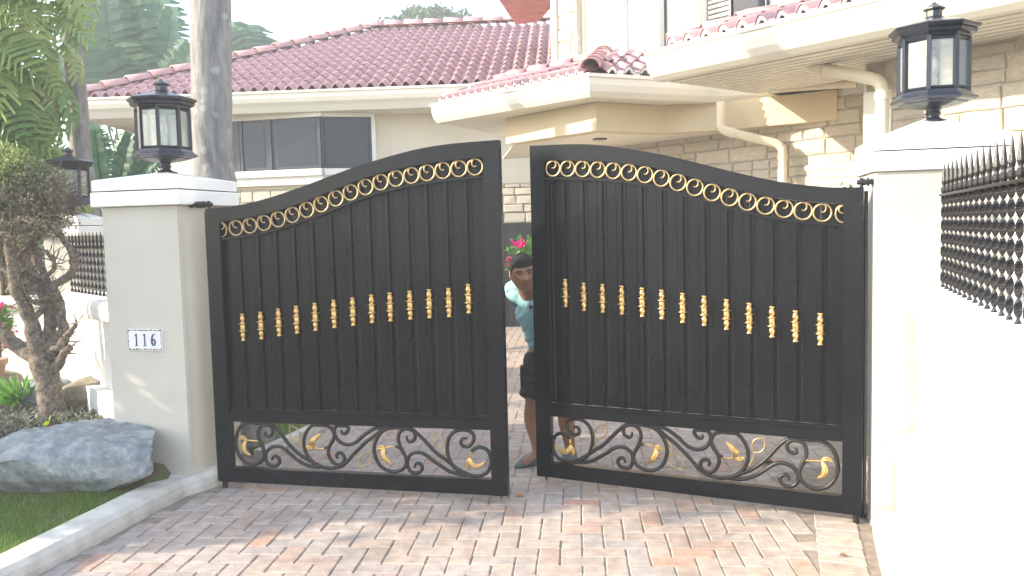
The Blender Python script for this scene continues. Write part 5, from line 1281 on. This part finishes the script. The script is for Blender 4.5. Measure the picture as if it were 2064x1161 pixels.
# hair
b = MB(); nu, nv = 44, 18; vs = []
for j in range(nv+1):
    for i in range(nu):
        ph = 2*PI*i/nu; s_ = math.sin(ph); tm = (.345 if s_ < -.55 else .345+(.16*min(1,(s_+.55)/.45)))*PI if s_ < -.1 else (.505+.2*min(1,(s_+.1)/.7))*PI
        th = tm*j/nv; x = math.sin(th)*math.cos(ph); y = math.sin(th)*math.sin(ph); z = math.cos(th); u = j/nv
        k = 1+.05*noise.noise(Vector((x,y,z))*9)+.04*noise.noise(Vector((x,y,z))*22); e = 1+.14*(1-u**4)
        vs.append(tuple(HM @ Vector((x*.0835*k*e, y*.099*k*e, z*.124*k*(1+.17*(1-u**4))))))
b.add(vs, [(j*nu+i, j*nu+(i+1)%nu, (j+1)*nu+(i+1)%nu, (j+1)*nu+i) for j in range(nv) for i in range(nu)], True).build('hair', M_hair, ptag)
for sg in (-1,1):
    p = HM @ Vector((sg*.031,-.0775,.015)); MB().lathe([(.001,-.005),(.009,-.002),(.009,.002),(.001,.005)], tuple(p), 10).build('eye', M_eye, ptag)
    MB().tube([HM @ Vector((sg*.015,-.096,.034)), HM @ Vector((sg*.032,-.093,.040)), HM @ Vector((sg*.050,-.077,.034))], .0045, 6).build('eyebrow', M_hair, ptag)
MB().tube([HM @ Vector((x,-.101+abs(x)*.35,-.052-abs(x)*.1)) for x in (-.024,-.012,0,.012,.024)], [.003,.006,.006,.006,.003], 6).build('lips', M_lip, ptag)
w0 = pz(1108,700,5.92); w1 = mid(J['pel'],J['ch'],.5)
blob([([w0, w1, J['ch'], mid(J['ch'],J['nk'],.75)], [.150,.138,.152,.092], .74),
 ([mid(J['ch'],J['nk'],.4), J['shR'], mid(J['shR'],J['elR'],.28)], [.085,.076,.070], 1), ([mid(J['ch'],J['nk'],.4), J['shL'], mid(J['shL'],J['elL'],.35)], [.085,.076,.070], 1)], [], 'shirt', M_shirt, .008, 3, .022, 3)
a_, c_ = mid(J['shR'],J['elR'],.16), mid(J['shR'],J['elR'],.44); MB().tube([a_, mid(a_,c_), c_], [.080,.079,.076], 20, True).build('sleeve_cuff', M_sleeve, ptag)
q_ = pz(1070,619,5.625); MB().tube([q_, q_+Vector((0,-.022,0))], [.013,.011], 12).build('shirt_badge', mat('maroon_badge',(.12,.03,.05),.7), ptag)
kr, kl = mid(J['hR'],J['kR'],.90), mid(J['hL'],J['kL'],.86)
blob([([pz(1110,692,5.92), pz(1106,716,5.92)], [.140,.145], .8), ([J['hR'], mid(J['hR'],kr,.6), kr], [.105,.105,.100], 1), ([J['hL'], mid(J['hL'],kl,.6), kl], [.105,.105,.100], 1)], [], 'shorts', M_shorts, .008, 2, .03, 9)
pk_ = pz(1052,757,5.84); MB().box(pk_.x-.012,pk_.y-.07,pk_.z-.08,pk_.x+.014,pk_.y+.07,pk_.z+.07).build('cargo_pocket', M_shorts, ptag, bevel=.008)
def clog(ank, az):
    b = MB(); nu, nv = 24, 16; vs = []; d = Vector((math.sin(az),-math.cos(az),0)); s_ = Vector((d.y,-d.x,0)); base = Vector((ank.x,ank.y,.004))
    for j in range(nv+1):
        u = j/nv; y = -.075+.275*u; w_ = .050*(math.sin(PI*(.06+.90*u))**.45)*(1+.12*math.sin(PI*u)); h = (.095-.045*u)*(math.sin(PI*(.12+.85*u))**.5)
        for i in range(nu):
            a = 2*PI*i/nu; x = w_*math.cos(a); z = max(0, h*.45+h*.6*math.sin(a)); vs.append(tuple(base+d*y+s_*x+Vector((0,0,z))))
    b.add(vs, [(j*nu+i, j*nu+(i+1)%nu, (j+1)*nu+(i+1)%nu, (j+1)*nu+i) for j in range(nv) for i in range(nu)], True)
    b.add(vs[:nu],[tuple(range(nu))]); b.add(vs[-nu:],[tuple(range(nu))[::-1]])
    b.build('shoe', M_shoe, ptag)
clog(J['aR'], math.radians(-52)); clog(J['aL'], math.radians(-12))

# ================================================================ HAZE VOLUME, added to imitate lens glare and lift dark tones
mh = bpy.data.materials.new('haze'); mh.use_nodes = True; N = mh.node_tree.nodes; N.clear()
ov = N.new('ShaderNodeOutputMaterial'); pv = N.new('ShaderNodeVolumePrincipled'); pv.inputs['Density'].default_value = .006; pv.inputs['Color'].default_value = (.95,.97,1,1); pv.inputs['Anisotropy'].default_value = .2
mh.node_tree.links.new(pv.outputs[0], ov.inputs['Volume'])
hz = MB().box(-75,-45,-1.1,75,95,13).build('haze', mh); tag(hz, 'thin bright haze added over the whole garden to imitate lens glare', kind='stuff')
